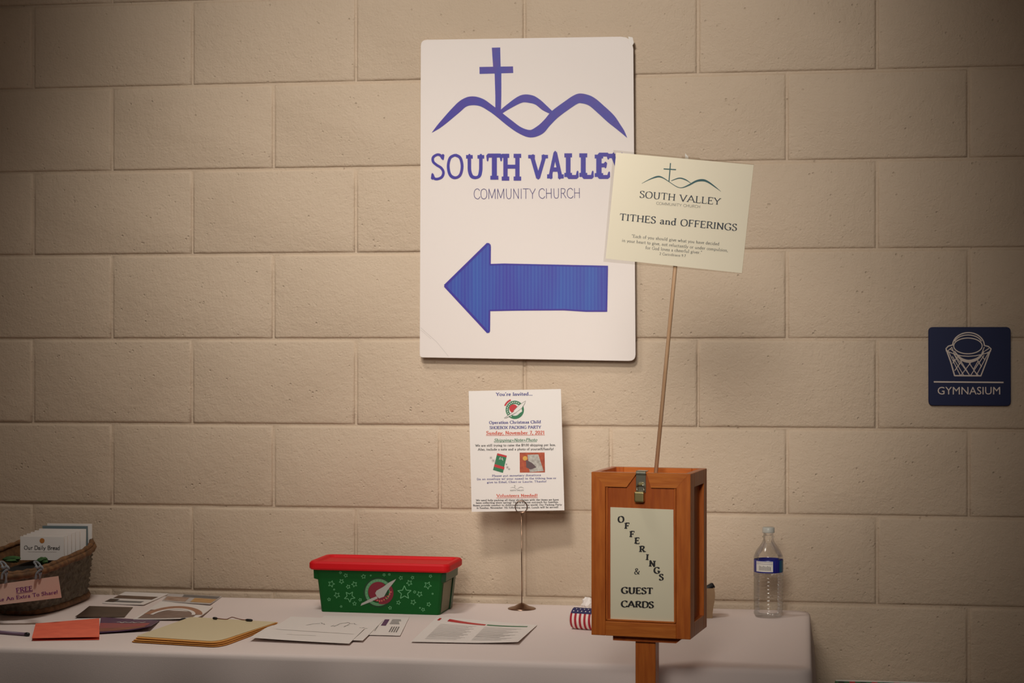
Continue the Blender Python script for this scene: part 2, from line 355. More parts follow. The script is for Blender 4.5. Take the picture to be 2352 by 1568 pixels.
def text_polys(s, p0, p1, cap, thick=15, thin=7, serif=True, sl=12, slant=0, k=3):
    """lettering between two points of the baseline (y grows downwards), stretched to fit"""
    tr = 7 if serif else 3; tot = sum(GL[c][0] + tr for c in s) - tr; dx, dy = p1[0] - p0[0], p1[1] - p0[1]; l = math.hypot(dx, dy)
    ux, uy = dx / l, dy / l; sx = l / tot; sy = cap / 100; x = 0; out = []
    for c in s:
        wd, ps = glyph(c, thick, thin, serif, sl, k)
        for p in ps:
            out.append([(p0[0] + (x + a + slant * b) * sx * ux + b * sy * uy, p0[1] + (x + a + slant * b) * sx * uy - b * sy * ux) for a, b in p])
        x += wd + tr
    return out
def ink(name, polys, fn, n, m, par, eps=.0004, thick=0, label=None):
    """flat print: polygons mapped by fn on a surface, lifted a hair along n"""
    mb = MB()
    for i, p in enumerate(polys):                     # neighbours overlap, so each lies a few microns higher than the last
        P = [fn(*q) + n * (eps + (i % 97) * 3e-6) for q in p]
        if thick: mb.prism(P, n * thick)
        else: mb.poly(P)
    return part(name, mb, m, par, label=label)
def conv(sc, ox, oy): return lambda x, y: (ox + x / sc, oy + y / sc)
def cp(polys, sc, ox, oy): return [[(ox + x / sc, oy + y / sc) for x, y in p] for p in polys]
def wide(pts, k=1): pts = cat_rom(pts, 5); return ribbon([(p[0], p[1]) for p in pts], [p[2] / 2 * k for p in pts])
def bar(x0, y0, x1, y1, wd): return ribbon([(x0, y0), (x1, y1)], [wd / 2, wd / 2])

# ================================================================== ROOM
# courses of painted concrete block: bed joints read from the wall, head joints every 8 inches
BJ = [2.184, 1.9798, 1.7757, 1.5718, 1.3669, 1.1619, .9633, .7608, .5576, .3544, .1512]
beds = [BJ[0] + .2032 * i for i in range(4, 0, -1)] + BJ + [0.0]
mb = MB().box(Vector(), Vector((1, 0, 0)), Vector((0, 1, 0)), UP, -2.85, 2.86, .0045, .12, 0, 3.0)
wall = part('wall_back', mb, M_WALL); wall['kind'] = 'structure'
def block_mesh(wd, ht, name):
    nx = 10; g = .0036; d = .0046
    def outline(ins, y, jit):
        pts = []
        x0, x1, z0, z1 = -wd / 2 + ins, wd / 2 - ins, ins, ht - ins
        for i in range(nx): pts.append((x0 + (x1 - x0) * i / nx, y, z0))
        for i in range(4): pts.append((x1, y, z0 + (z1 - z0) * i / 4))
        for i in range(nx): pts.append((x1 - (x1 - x0) * i / nx, y, z1))
        for i in range(4): pts.append((x0, y, z1 - (z1 - z0) * i / 4))
        return [Vector((p[0] + jit * random.uniform(-1, 1), p[1], p[2] + jit * random.uniform(-1, 1))) for p in pts]
    m_ = MB().rings([outline(.0022, d, 0), outline(.0036, .0022, .0004), outline(.0058, .0006, .0005), outline(.0085, 0, .0003)], False, True)
    me = mesh(name, m_, M_WALL, True); return me
bvars = {}
k = 0
for r in range(len(beds) - 1):
    z1, z0 = beds[r], beds[r + 1]
    if z0 >= 2.99: continue
    z1 = min(z1, 3.0)
    row = r - 4                                       # course number, 0 = the course between J0 and J1
    par = 1 if row % 2 == 0 else 0
    for i in range(-15, 15):
        if (i % 2 != par): continue
        xa, xb = .2032 * i + .003, .2032 * (i + 2) + .003
        key = (round(z1 - z0, 4), random.randrange(2))
        if key not in bvars: bvars[key] = block_mesh(xb - xa, z1 - z0, 'concrete_block')
        o = bpy.data.objects.new('concrete_block', bvars[key]); COL.objects.link(o); o.parent = wall
        o.location = Vector(((xa + xb) / 2 + random.uniform(-.0008, .0008), random.uniform(-.0006, .0006), z0)) - wall.location
        k += 1
for nm, bx in (('floor', (-2.85, 2.86, -6.2, .12, -.05, 0)), ('ceiling', (-2.85, 2.86, -6.2, .12, 3.0, 3.05)),):
    o = part(nm, MB().box(Vector(), Vector((1, 0, 0)), Vector((0, 1, 0)), UP, *bx), M_FLOOR if nm == 'floor' else M_CEIL); o['kind'] = 'structure'

# ================================================================== TABLE AND CLOTH
ZT = .7525                                            # top of the cloth
TX0, TX1, TY0, TY1 = -1.57, .868, -.806, -.042
X_, Y_ = Vector((1, 0, 0)), Vector((0, 1, 0))
t = thing('folding_table', ((TX0 + TX1) / 2, (TY0 + TY1) / 2, 0), 'long folding table hidden beneath the white cloth', 'table')
def rr_pts(x0, x1, y0, y1, r, z):
    o = []
    for cx, cy, a0 in ((x1 - r, y1 - r, 0), (x0 + r, y1 - r, 90), (x0 + r, y0 + r, 180), (x1 - r, y0 + r, 270)):
        for i in range(7): q = math.radians(a0 + 15 * i); o.append(Vector((cx + r * math.cos(q), cy + r * math.sin(q), z)))
    return o
part('tabletop', MB().prism(rr_pts(TX0 + .008, TX1 - .008, TY0 + .008, TY1 - .008, .04, .715), (0, 0, .031)), M_TABLE, t, bevel=.003)
for lx in (TX0 + .25, TX1 - .25):
    for ly in (TY0 + .1, TY1 - .1):
        part('leg', MB().tube([(lx, ly, 0), (lx, ly, .715)], .0125, 10), M_LEG, t, True)
    part('stretcher', MB().tube([(lx, TY0 + .1, .2), (lx, TY1 - .1, .2)], .009, 8), M_LEG, t, True)

def cloth():
    N = 420; rc = .035
    x0, x1, y0, y1 = TX0, TX1, TY0, TY1
    # perimeter of the rounded rectangle as points with outward normals
    path = []
    def seg(ax, ay, bx, by, nx, ny):
        l = math.hypot(bx - ax, by - ay); n = max(2, int(l / .011))
        for i in range(n): path.append((ax + (bx - ax) * i / n, ay + (by - ay) * i / n, nx, ny))
    def arc(cx, cy, a0):
        for i in range(14):
            a = a0 + (math.pi / 2) * i / 14; path.append((cx + rc * math.cos(a), cy + rc * math.sin(a), math.cos(a), math.sin(a)))
    seg(x0 + rc, y0, x1 - rc, y0, 0, -1); arc(x1 - rc, y0 + rc, -math.pi / 2)
    seg(x1, y0 + rc, x1, y1 - rc, 1, 0); arc(x1 - rc, y1 - rc, 0)
    seg(x1 - rc, y1, x0 + rc, y1, 0, 1); arc(x0 + rc, y1 - rc, math.pi / 2)
    seg(x0, y1 - rc, x0, y0 + rc, -1, 0); arc(x0 + rc, y0 + rc, math.pi)
    rs = []
    for ins, z in ((.30, 0), (.12, 0), (.026, 0), (.012, -.0002), (.004, -.0016), (0, -.0055), (-.0012, -.012)):
        ring = []
        for (px, py, nx, ny) in path:
            cx, cy = (x0 + x1) / 2, (y0 + y1) / 2
            if ins > .05:
                qx = cx + (px - cx) * (1 - ins); qy = cy + (py - cy) * (1 - ins)
            else: qx, qy = px - nx * ins, py - ny * ins
            ring.append((qx, qy, ZT + z))
        rs.append(ring)
    H = ZT - .10
    for k in range(1, 15):
        u = k / 14; ring = []; s = 0; pxy = None
        for (px, py, nx, ny) in path:
            if pxy: s += math.hypot(px - pxy[0], py - pxy[1])
            pxy = (px, py)
            back = max(0, ny)
            amp = (.004 + .030 * u) * (1 - .85 * back)
            wv = .5 + .5 * math.sin(s * 21 + 2.2 * math.sin(s * 4.3) + .5 * math.sin(u * 3))
            corner = (2 * nx * ny) ** 2
            out = .0015 + .012 * u * (1 - back) + amp * wv * (1 if u > .04 else .3) + corner * .035 * u * (1 - back)
            if ny > .5: out = min(out, .016)
            ring.append((px + nx * out, py + ny * out, ZT - .012 - u * H))
        rs.append(ring)
    m_ = MB().rings(rs, True, False)
    o = part('tablecloth', m_, M_CLOTH, smooth=True)
    return tag(o, 'white cloth draped over the long table against the block wall', 'tablecloth')
cloth()

# ================================================================== POSTER
yP = -.024; nW = Vector((0, -1, 0))
fP = lambda x, y: hit(x, y, 1, yP)
K6 = (3.733, 940, 60); K7 = (3.92, 940, 460)
def rounded(c, radii, n=4):
    out = []
    for i, (x, y) in enumerate(c):
        r = radii[i]; ax, ay = c[i - 1]; bx, by = c[(i + 1) % len(c)]
        la = math.hypot(ax - x, ay - y); lb = math.hypot(bx - x, by - y)
        p0 = (x + (ax - x) / la * r, y + (ay - y) / la * r); p2 = (x + (bx - x) / lb * r, y + (by - y) / lb * r)
        for j in range(n + 1):
            t_ = j / n; out.append(tuple((1 - t_) ** 2 * p0[q] + 2 * t_ * (1 - t_) * (x, y)[q] + t_ ** 2 * p2[q] for q in (0, 1)))
    return out
base = fP(1212, 824)
t = thing('poster', base, 'large white foam board poster with blue hand-drawn hills, cross and left arrow', 'poster')
oc = rounded([(966.5, 91.5), (1454.5, 83.5), (1460, 829), (964, 820.5)], [14, 30, 16, 7])
board = part('foam_board', MB().prism([fP(*p) for p in oc], (0, .005, 0)), M_BOARD, t, bevel=.0006)
for px, py in ((1010, 130), (1410, 130), (1010, 780), (1410, 780)):
    c = fP(px, py); part('mounting_tab', MB().box(c, X_, Y_, UP, -.012, .012, .0045, .0236, -.012, .012), M_WHITEP, t)
# dented corner, crease lines on the board
part('torn_corner', MB().prism([fP(x, y) + Vector((0, -.0012, 0)) for x, y in ((1443, 84), (1453, 86), (1456, 99), (1452, 106), (1446, 98))], (0, .0012, 0)), M_PAPER, board)
cr = [bar(966, 752, 1003, 785, .8), bar(1003, 785, 1030, 818, .8), bar(966, 757, 990, 778, .6)]
ink('crease', [q for c in cr for q in c], fP, nW, M_LGREY, board)
pol = [[(708, 185), (780, 183), (784, 350), (790, 402), (732, 410), (719, 350)], [(732, 405), (790, 400), (790, 600), (786, 752), (738, 740), (738, 600)], [(602, 350), (890, 345), (892, 402), (603, 410)]]
ink('drawn_cross', cp(pol, *K6), fP, nW, M_INK, board)
h1 = wide([(195, 912, 2), (270, 845, 35), (400, 720, 60), (470, 660, 62), (540, 640, 66), (620, 655, 58), (700, 705, 50), (760, 750, 48), (860, 830, 50), (950, 893, 48), (1040, 922, 56), (1120, 890, 68), (1180, 830, 60), (1250, 755, 66), (1350, 680, 66), (1430, 628, 68), (1480, 620, 72), (1560, 645, 70), (1650, 720, 70), (1730, 795, 68), (1790, 860, 45), (1830, 905, 28), (1868, 957, 2)], 1.16)
h2 = wide([(785, 738, 28), (850, 690, 38), (960, 625, 55), (1040, 625, 60), (1100, 650, 50), (1160, 700, 45), (1225, 745, 24)], 1.16)
ink('drawn_hills', cp(h1 + h2, *K6), fP, nW, M_INK, board, eps=.0005)
# hand lettered capitals, each letter in its own measured box
LB = [('S', 185, 305, 1090, 1322, 11, 11), ('O', 322, 466, 1092, 1312, 15, 12), ('U', 487, 643, 1095, 1312, 17, 13), ('T', 660, 800, 1092, 1316, 26, 13), ('H', 793, 960, 1094, 1324, 21, 12), ('V', 1020, 1190, 1096, 1314, 22, 12), ('A', 1182, 1325, 1070, 1316, 26, 13), ('L', 1330, 1453, 1090, 1310, 24, 14), ('L', 1458, 1583, 1090, 1310, 25, 14), ('E', 1590, 1722, 1084, 1310, 27, 14), ('Y', 1712, 1860, 1080, 1312, 24, 14)]
polys = []
for ch, a, b, y0, y1, th_, tn in LB:
    wd, ps = glyph(ch, th_, tn, True, 12, 5)
    xs = [x for p in ps for x, y in p]; ys = [y for p in ps for x, y in p]
    fx = (b - a) / (max(xs) - min(xs)); fy = (y1 - y0) / (max(ys) - min(ys))
    for p in ps: polys.append([(a + (x - min(xs)) * fx, y1 - (y - min(ys)) * fy) for x, y in p])
ink('drawn_name', cp(polys, *K6), fP, nW, M_INK, board, eps=.0005)
ink('drawn_subtitle', cp(text_polys('COMMUNITY', (552, 1480), (1085, 1478), 84, 7, 6, False, k=4) + text_polys('CHURCH', (1108, 1476), (1470, 1472), 82, 7, 6, False, k=4), *K6), fP, nW, M_INK2, board, eps=.0005)
arw = [(312, 762), (700, 382), (716, 388), (722, 405), (720, 572), (850, 568), (1790, 588), (1783, 1003), (1600, 1003), (1400, 990), (1000, 992), (716, 997), (714, 1188), (702, 1196)]
ink('drawn_arrow', cp([arw[:5] + [arw[11], arw[12], arw[13]], arw[4:12]], *K7), fP, nW, M_ARROW, board, eps=.0004)
ol = []
for i in range(len(arw)):
    a, b = arw[i], arw[(i + 1) % len(arw)]
    wdt = 26 if i in (0, 13) else 18
    cx, cy = 900, 790
    sh = lambda p: (p[0] + (7 if p[0] < cx else -7) * (0 if 700 < p[0] < 1500 and False else 1), p[1] + (7 if p[1] < cy else -7))
    a2, b2 = sh(a), sh(b); ol += ribbon([a2, b2], [wdt / 2 * .8, wdt / 2 * .8])
ink('drawn_arrow_outline', cp(ol, *K7), fP, nW, M_INK, board, eps=.0007)

# ================================================================== GYMNASIUM PLAQUE
yG = -.0085; fG = lambda x, y: hit(x, y, 1, yG)
KG = (6.53, 2100, 720)
t = thing('gymnasium_sign', hit(2227, 932, 1, -.004), 'navy blue square GYMNASIUM plaque with raised basketball hoop, on right of wall', 'sign')
oc = rounded([(2132.3, 750.8), (2321.5, 750.8), (2322, 932), (2132.6, 931)], [11, 11, 11, 11], 6)
plq = part('plaque', MB().prism([fG(*p) for p in oc], (0, .0080, 0)), M_NAVY, t, bevel=.0012)
def arcp(cx, cy, rx, ry, a0, a1, n=28): return [(cx + rx * math.cos(math.radians(a0 + (a1 - a0) * i / n)), cy - ry * math.sin(math.radians(a0 + (a1 - a0) * i / n))) for i in range(n + 1)]
def line(pts, wd): return ribbon(pts, [wd / 2] * len(pts))
g = []
g += line(arcp(812, 480, 238, 195, 0, 180), 17) + line(arcp(806, 460, 212, 140, 18, 162), 15)
g += line(arcp(804, 484, 214, 118, 0, 360, 40), 15)
g += line([(572, 470), (510, 488), (475, 525), (482, 560), (520, 575)], 18) + line([(1052, 478), (1110, 492), (1152, 530), (1140, 565), (1090, 590)], 18)
g += line([(520, 575), (620, 612), (700, 632), (810, 640), (920, 632), (1020, 610), (1090, 590)], 13)
g += ribbon(cat_rom([(600, 560), (660, 640), (720, 690), (815, 715), (920, 690), (990, 640), (1050, 560)], 4), [6 + 17 * math.sin(math.pi * i / 24) for i in range(25)])
g += line([(480, 540), (545, 720), (605, 932)], 20) + line([(1142, 545), (1065, 760), (998, 932)], 18) + line([(600, 930), (1004, 932)], 20)
for a in [((512, 570), (690, 925)), ((590, 600), (680, 760), (755, 925)) [:2], ((690, 700), (830, 925)), ((820, 735), (945, 925)), ((1110, 590), (930, 925)), ((1045, 625), (845, 925)), ((960, 705), (890, 830)), ((845, 735), (700, 925)), ((715, 705), (605, 855)), ((650, 650), (575, 745)), ((585, 690), (600, 720)), ((950, 700), (1010, 800)), ((600, 610), (830, 925)), ((570, 640), (740, 925)), ((890, 850), (960, 925)), ((1020, 640), (1060, 700)), ((500, 560), (560, 510)), ((560, 500), (600, 600)), ((1050, 500), (1010, 600)), ((1060, 560), (1120, 520)), ((540, 530), (580, 560))]:
    g += line(list(a), 12)
ink('hoop_symbol', cp(g, *KG), fG, nW, M_RAISED, plq, thick=.0006)
ink('raised_line', cp(line([(292, 1023), (1338, 1031)], 21), *KG), fG, nW, M_RAISED, plq, thick=.0007)
def bfont(s, x0, x1, y0, y1):
    """plain sans capitals from Blender's built-in font, fitted in a box of picture points"""
    cu = bpy.data.curves.new('t', 'FONT'); cu.body = s; cu.resolution_u = 3; o = bpy.data.objects.new('t', cu); COL.objects.link(o)
    bpy.context.view_layer.update(); me = o.to_mesh()
    vs_ = [v.co.copy() for v in me.vertices]; fs = [tuple(p.vertices) for p in me.polygons]; o.to_mesh_clear()
    bpy.data.objects.remove(o); bpy.data.curves.remove(cu)
    a, b = min(v.x for v in vs_), max(v.x for v in vs_); c, d = min(v.y for v in vs_), max(v.y for v in vs_)
    P = [(x0 + (v.x - a) / (b - a) * (x1 - x0), y1 - (v.y - c) / (d - c) * (y1 - y0)) for v in vs_]
    return [[P[i] for i in f] for f in fs]
ink('raised_word', cp(bfont('GYMNASIUM', 350, 1287, 1098, 1212), *KG), fG, nW, M_RAISED, plq, thick=.0007)

# ================================================================== FLYER ON ITS CARD STAND
bs = hit(1198.5, 1398, 2, ZT); ys = bs.y
nF = (-FW + Vector((0, 0, .02))).normalized()
st = thing('card_holder_stand', bs, 'slim metal wire card stand with round base holding the invitation flyer', 'card stand')
part('base', MB().lathe(bs, [(.0001, .0), (.0318, .0), (.0322, .0016), (.029, .0032), (.018, .0062), (.010, .0105), (.0045, .0135), (.0001, .0140)], 40), M_CHROME, st, True)
dst = (bs - C0).dot(FW)
top = at(1197.5, 1178, dst)
part('rod', MB().tube([bs + UP * .012, bs + UP * .08, (bs * .5 + top * .5), top], .0011, 8), M_CHROME, st, True)
rc_ = at(1197, 1163.5, dst - .004)
part('ring_clip', MB().tube([rc_ + (RT * math.cos(a) + UP * math.sin(a)) * .0137 for a in [2 * math.pi * i / 30 for i in range(30)]], .0011, 6, True)
     .tube([rc_ + FW * .006 + (RT * math.cos(a) + UP * math.sin(a)) * .0128 for a in [2 * math.pi * i / 30 for i in range(30)]], .0010, 6, True)
     .tube([top, rc_ - UP * .0137], .0011, 6), M_CHROME, st, True)
oF = at(1190, 1170, dst - .0005)
fF = lambda x, y: hitp(x, y, oF, nF)
fl = thing('flyer', fF(1190, 1174), "white invitation flyer headed You're Invited, clipped upright in the wire stand", 'flyer')
flp = part('sheet', MB().prism([fF(*p) for p in ((1076.5, 897.8), (1288.3, 893), (1296.3, 1171.5), (1083.4, 1175))], -nF * .0003), M_PAPER, fl)
K5 = (8.252, 1060, 890); K9 = (9.8, 1070, 1070); K4 = (2.904, 1060, 880)
BT = dict(thick=19, thin=9, sl=10, k=2)
def T(s, p0, p1, cap, **kw): d = dict(BT); d.update(kw); return text_polys(s, p0, p1, cap, **d)
ink('heading_text', cp(T("You're Invited...", (655, 155), (1345, 146), 60) + T('Operation Christmas Child', (525, 686), (1505, 672), 52) + T('SHOEBOX PACKING PARTY', (533, 783), (1505, 773), 52), *K5)
    + cp(T('Please put monetary donations', (590, 240), (1690, 220), 42, thick=15) + T('(in an envelope w/ your name) in the tithing box or', (250, 314), (2035, 288), 42, thick=15) + T('give to Ethel, Cheri or Laurie. Thanks!', (475, 386), (1815, 362), 42, thick=15), *K9), fF, nF, M_NAVYT, flp)
ink('date_text', cp(T('Sunday, November 7, 2021', (470, 888), (1572, 880), 62) + line([(466, 907), (1578, 896)], 7), *K5), fF, nF, M_ORT, flp)
ink('volunteers_text', cp(T('Volunteers Needed!', (690, 693), (1612, 688), 60) + line([(680, 716), (1618, 710)], 8), *K9), fF, nF, M_ORT, flp)
ink('italic_text', cp(T('Shipping+Note+Photo', (615, 1020), (1430, 1010), 52, slant=.22, thick=15) + line([(618, 1036), (1430, 1024)], 6), *K5), fF, nF, M_GRT, flp)
ink('body_text', cp(T('We are still trying to raise the $9.00 shipping per box.', (262, 1116), (1785, 1102), 42, thick=17) + T('Also, include a note and a photo of yourself/family!', (313, 1190), (1747, 1180), 42, thick=17), *K5)
    + cp(T('We need help packing all these shoeboxes with the items we have', (228, 788), (2090, 772), 38) + T('been collecting since spring! This is a great outreach for families.', (228, 845), (2085, 826), 38)
         + T('Boxes provide comfort to children around the world. Our Packing Party', (162, 903), (2160, 884), 38) + T('is Sunday, November 7th following service. Lunch will be served!', (243, 960), (2080, 942), 38), *K9), fF, nF, M_BLACK, flp)
def ringp(cx, cy, r0, r1, a0=0, a1=360, n=32):
    o = []
    for i in range(n):
        a, b = math.radians(a0 + (a1 - a0) * i / n), math.radians(a0 + (a1 - a0) * (i + 1) / n)
        o.append([(cx + r1 * math.cos(a), cy - r1 * math.sin(a)), (cx + r1 * math.cos(b), cy - r1 * math.sin(b)), (cx + r0 * math.cos(b), cy - r0 * math.sin(b)), (cx + r0 * math.cos(a), cy - r0 * math.sin(a))])
    return o
ink('emblem_ring', cp(ringp(1010, 420, 112, 174), *K5), fF, nF, M_GRT, flp)
ink('emblem_letters', cp(sum([[[(1010 + 143 * math.cos(a) + 14 * math.cos(a + q), 420 - 143 * math.sin(a) - 14 * math.sin(a + q)) for q in (0.6, 2.5, 3.7, 5.6)]] for a in [math.radians(60 + 15 * i) for i in range(13)]], []), *K5), fF, nF, M_WHITEP, flp, eps=.0006)
ink('emblem_red', cp([disc((985, 395), 80, 18)] + ringp(1010, 420, 186, 218, 112, 158, 8), *K5), fF, nF, M_REDP, flp, eps=.0005)
ink('emblem_rocket', cp([[(810, 575), (985, 455), (1010, 480), (850, 572)], [(985, 440), (1090, 330), (1215, 250), (1200, 300), (1140, 400), (1150, 450), (1060, 510), (1010, 480)]], *K5), fF, nF, M_WHITEP, flp, eps=.0007)
ink('emblem_outline', cp(line([(985, 440), (1090, 330), (1215, 250), (1200, 300), (1140, 390), (1020, 480), (850, 572), (810, 575), (985, 455)], 7), *K5), fF, nF, M_GREY, flp, eps=.0009)
ink('gift_box_picture_green', cp([[(238, 468), (302, 484), (276, 597), (210, 578)]], *K4), fF, nF, M_GRT, flp)
ink('gift_box_picture_red', cp([[(240, 466), (302, 482), (300, 494), (237, 480)], [(222, 538), (287, 558), (284, 575), (217, 556)]] , *K4), fF, nF, M_REDP, flp, eps=.0006)
ink('gift_box_picture_marks', cp(line([(252, 508), (258, 492), (264, 508), (270, 496), (276, 514)], 4) , *K4), fF, nF, M_WHITEP, flp, eps=.0006)
for cx, cy, r in ((196, 496, 10), (212, 516, 13), (228, 522, 7), (306, 560, 11), (318, 572, 8), (300, 540, 6)):
    fk = []
    for a in (0, 60, 120): fk += line([(cx - r * math.cos(math.radians(a)), cy - r * math.sin(math.radians(a))), (cx + r * math.cos(math.radians(a)), cy + r * math.sin(math.radians(a)))], 1.6)
    ink('snowflake', cp(fk, *K4), fF, nF, M_GREY, flp)
ink('photo_print', cp([[(388, 462), (554, 461), (557, 594), (389, 595)]], *K4), fF, nF, mat('photo_rust', srgb(186, 84, 44), .5, col2=srgb(150, 56, 34), vscale=120), flp)
ink('photo_paper', cp([[(440, 476), (512, 474), (548, 585), (455, 592)]], *K4), fF, nF, mat('photo_paper', srgb(196, 190, 180), .5, col2=srgb(150, 140, 132), vscale=160), flp, eps=.0006)
ink('photo_dark', cp([[(430, 510), (470, 530), (500, 560), (460, 575), (432, 560)]], *K4), fF, nF, mat('photo_dark_mauve', srgb(92, 70, 72), .5), flp, eps=.0008)  # dark shape within the printed picture
ink('photo_yellow', cp([disc((424, 500), 16, 9)], *K4), fF, nF, mat('photo_yellow', srgb(214, 160, 70), .5), flp, eps=.0007)
ink('small_logo', cp(line([(1100, 425), (1100, 488)], 7) + line([(1080, 445), (1120, 445)], 6) + wide([(1000, 495, 3), (1050, 478, 7), (1100, 490, 7), (1150, 520, 4), (1210, 480, 9), (1260, 475, 9), (1305, 500, 3)]) + T('SOUTH VALLEY', (995, 562), (1305, 556), 26), *K9), fF, nF, M_GREY, flp)

# ================================================================== GREEN GIFT BIN WITH RED LID
a = hit(737, 1404.5, 2, ZT); b = hit(1009.5, 1412.5, 2, ZT); ux = (b - a); ux.z = 0; Wb = ux.length; ux.normalize(); uy = Vector((-ux.y, ux.x, 0))
cen = (a + b) / 2
bn = thing('plastic_gift_box', cen + uy * .06, 'green plastic shoebox-size box with red lid, printed stars and rocket emblem', 'box', math.atan2(ux.y, ux.x))
cb = cen + uy * .0
def rrect(cx, cy, hx, hy, r, z, n=5):
    o = []
    for sx, sy, a0 in ((1, 1, 0), (-1, 1, 90), (-1, -1, 180), (1, -1, 270)):
        for i in range(n + 1):
            q = math.radians(a0 + 90 * i / n); o.append(cb + ux * (cx + sx * (hx - r) + r * math.cos(q)) + uy * (cy + sy * (hy - r) + r * math.sin(q)) + UP * z)
    return o
hb = .098; hxb = Wb / 2; D2 = .056; yc = .056
hxt = hxb + .0145
bbody = part('body', MB().rings([rrect(0, yc, hxb, D2, .008, 0), rrect(0, yc, hxb + .0105, D2 + .0075, .010, hb)], True, True), M_GREEN, bn, False, bevel=.0012)
lz = hb
part('lid', MB().rings([rrect(0, yc, hxt + .008, D2 + .015, .014, lz - .002), rrect(0, yc, hxt + .011, D2 + .018, .016, lz + .002), rrect(0, yc, hxt + .011, D2 + .018, .016, lz + .013), rrect(0, yc, hxt + .007, D2 + .015, .015, lz + .0175),
                            rrect(0, yc, hxt - .001, D2 + .008, .012, lz + .0165), rrect(0, yc, hxt - .006, D2 + .004, .010, lz + .0115)], True, True), M_RED, bn, False, bevel=.0015)
for sx in (-1, 1):
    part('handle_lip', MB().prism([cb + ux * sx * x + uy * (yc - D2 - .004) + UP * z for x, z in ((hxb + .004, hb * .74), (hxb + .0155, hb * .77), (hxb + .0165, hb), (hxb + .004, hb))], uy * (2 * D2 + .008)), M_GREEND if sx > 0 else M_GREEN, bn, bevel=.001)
    part('rear_rib', MB().prism([cb + ux * sx * x + uy * (yc + D2 * .62) + UP * z for x, z in ((hxb - .002, 0), (hxb + .0035, .002), (hxb + .0120, hb * .76), (hxb + .004, hb * .76))], uy * D2 * .36), M_GREEND, bn)
# a pale label sticker on the right end
part('end_label', MB().add([cb + ux * (hxb + .0006 + .0105 * (z / hb)) + uy * y + UP * z for y, z in ((yc - D2 + .008, .004), (yc + D2 * .55, .004), (yc + D2 * .60, hb * .72), (yc - D2 + .004, hb * .72))], [(0, 1, 2, 3)]), mat('end_label_olive', srgb(120, 116, 92), .6), bn)
slope = -.0075 / hb
nB = (-uy + UP * (-.0075 / hb) * 1).normalized()
oB = cb + uy * (yc - D2)
fB = lambda x, y: hitp(x, y, oB - UP * 0, (-uy - UP * (.0075 / hb)).normalized())
nB = (-uy - UP * (.0075 / hb)).normalized()
KB = (6.19, 690, 1250)
def star(cx, cy, R, wd, rot=0.0, r=.45):
    p = [(cx + (R if i % 2 == 0 else R * r) * math.sin(rot + math.pi * i / 5), cy - (R if i % 2 == 0 else R * r) * math.cos(rot + math.pi * i / 5)) for i in range(11)]
    return sum([line([p[i], p[i + 1]], wd) for i in range(10)], [])
S = [(440, 560, 48), (585, 525, 36), (645, 440, 30), (570, 400, 20), (680, 600, 32), (768, 565, 42), (898, 455, 34), (520, 720, 44), (408, 780, 26), (700, 740, 80), (770, 840, 30), (580, 880, 18), (850, 785, 24), (1190, 430, 22), (1265, 425, 18), (1428, 475, 30), (1595, 470, 26), (1550, 545, 44), (1810, 580, 56), (1850, 450, 24), (1480, 685, 100), (1625, 675, 22), (1695, 705, 42), (1395, 825, 32), (1605, 820, 40), (1825, 850, 32), (1275, 900, 26), (1745, 925, 28), (480, 640, 14), (1880, 700, 14), (1000, 440, 12), (1700, 900, 12)]
for x, y, R in S: ink('printed_star', cp(star(x, y, R, 5 + R * .06, .2 + .7 * math.sin(x)), *KB), fB, nB, M_STAR, bbody)
ink('emblem_ring', cp(ringp(1110, 680, 150, 192, 0, 360, 40), *KB), fB, nB, M_EMB, bbody)
ink('emblem_dark_rim', cp(ringp(1110, 680, 192, 214, 0, 360, 40), *KB), fB, nB, M_GREEND, bbody)  # darker green ring round the emblem
ink('emblem_disc', cp([disc((1105, 670), 140, 26)] + ringp(1165, 690, 110, 160, -110, 40, 16), *KB), fB, nB, M_EMBR, bbody, eps=.0006)
ink('emblem_gap', cp([disc((1185, 672), 66, 16)], *KB), fB, nB, M_GREEND, bbody, eps=.0007)
ink('emblem_rocket', cp([[(858, 870), (870, 835), (1020, 760), (1085, 735), (1100, 765), (1000, 815)], [(1065, 690), (1085, 655), (1180, 600), (1260, 540), (1362, 488), (1340, 525), (1240, 650), (1190, 740), (1120, 765), (1090, 740)]], *KB), fB, nB, M_SILV, bbody, eps=.0009)
ink('emblem_letters', cp(sum([[[(1110 + 171 * math.cos(a) + 13 * math.cos(a + q), 680 - 171 * math.sin(a) - 13 * math.sin(a + q)) for q in (0.6, 2.5, 3.7, 5.6)]] for a in [math.radians(55 + 14 * i) for i in range(13)]], []), *KB), fB, nB, M_STAR, bbody, eps=.0006)
ink('emblem_red_letters', cp([[(x, y), (x + 20, y - 8), (x + 26, y + 12), (x + 6, y + 20)] for x, y in ((1082, 788), (1112, 796), (1145, 792), (1178, 778), (1208, 756), (1234, 730), (1256, 700), (1274, 668))], *KB), fB, nB, mat('emblem_pink', srgb(196, 92, 84), .5), bbody, eps=.0008)

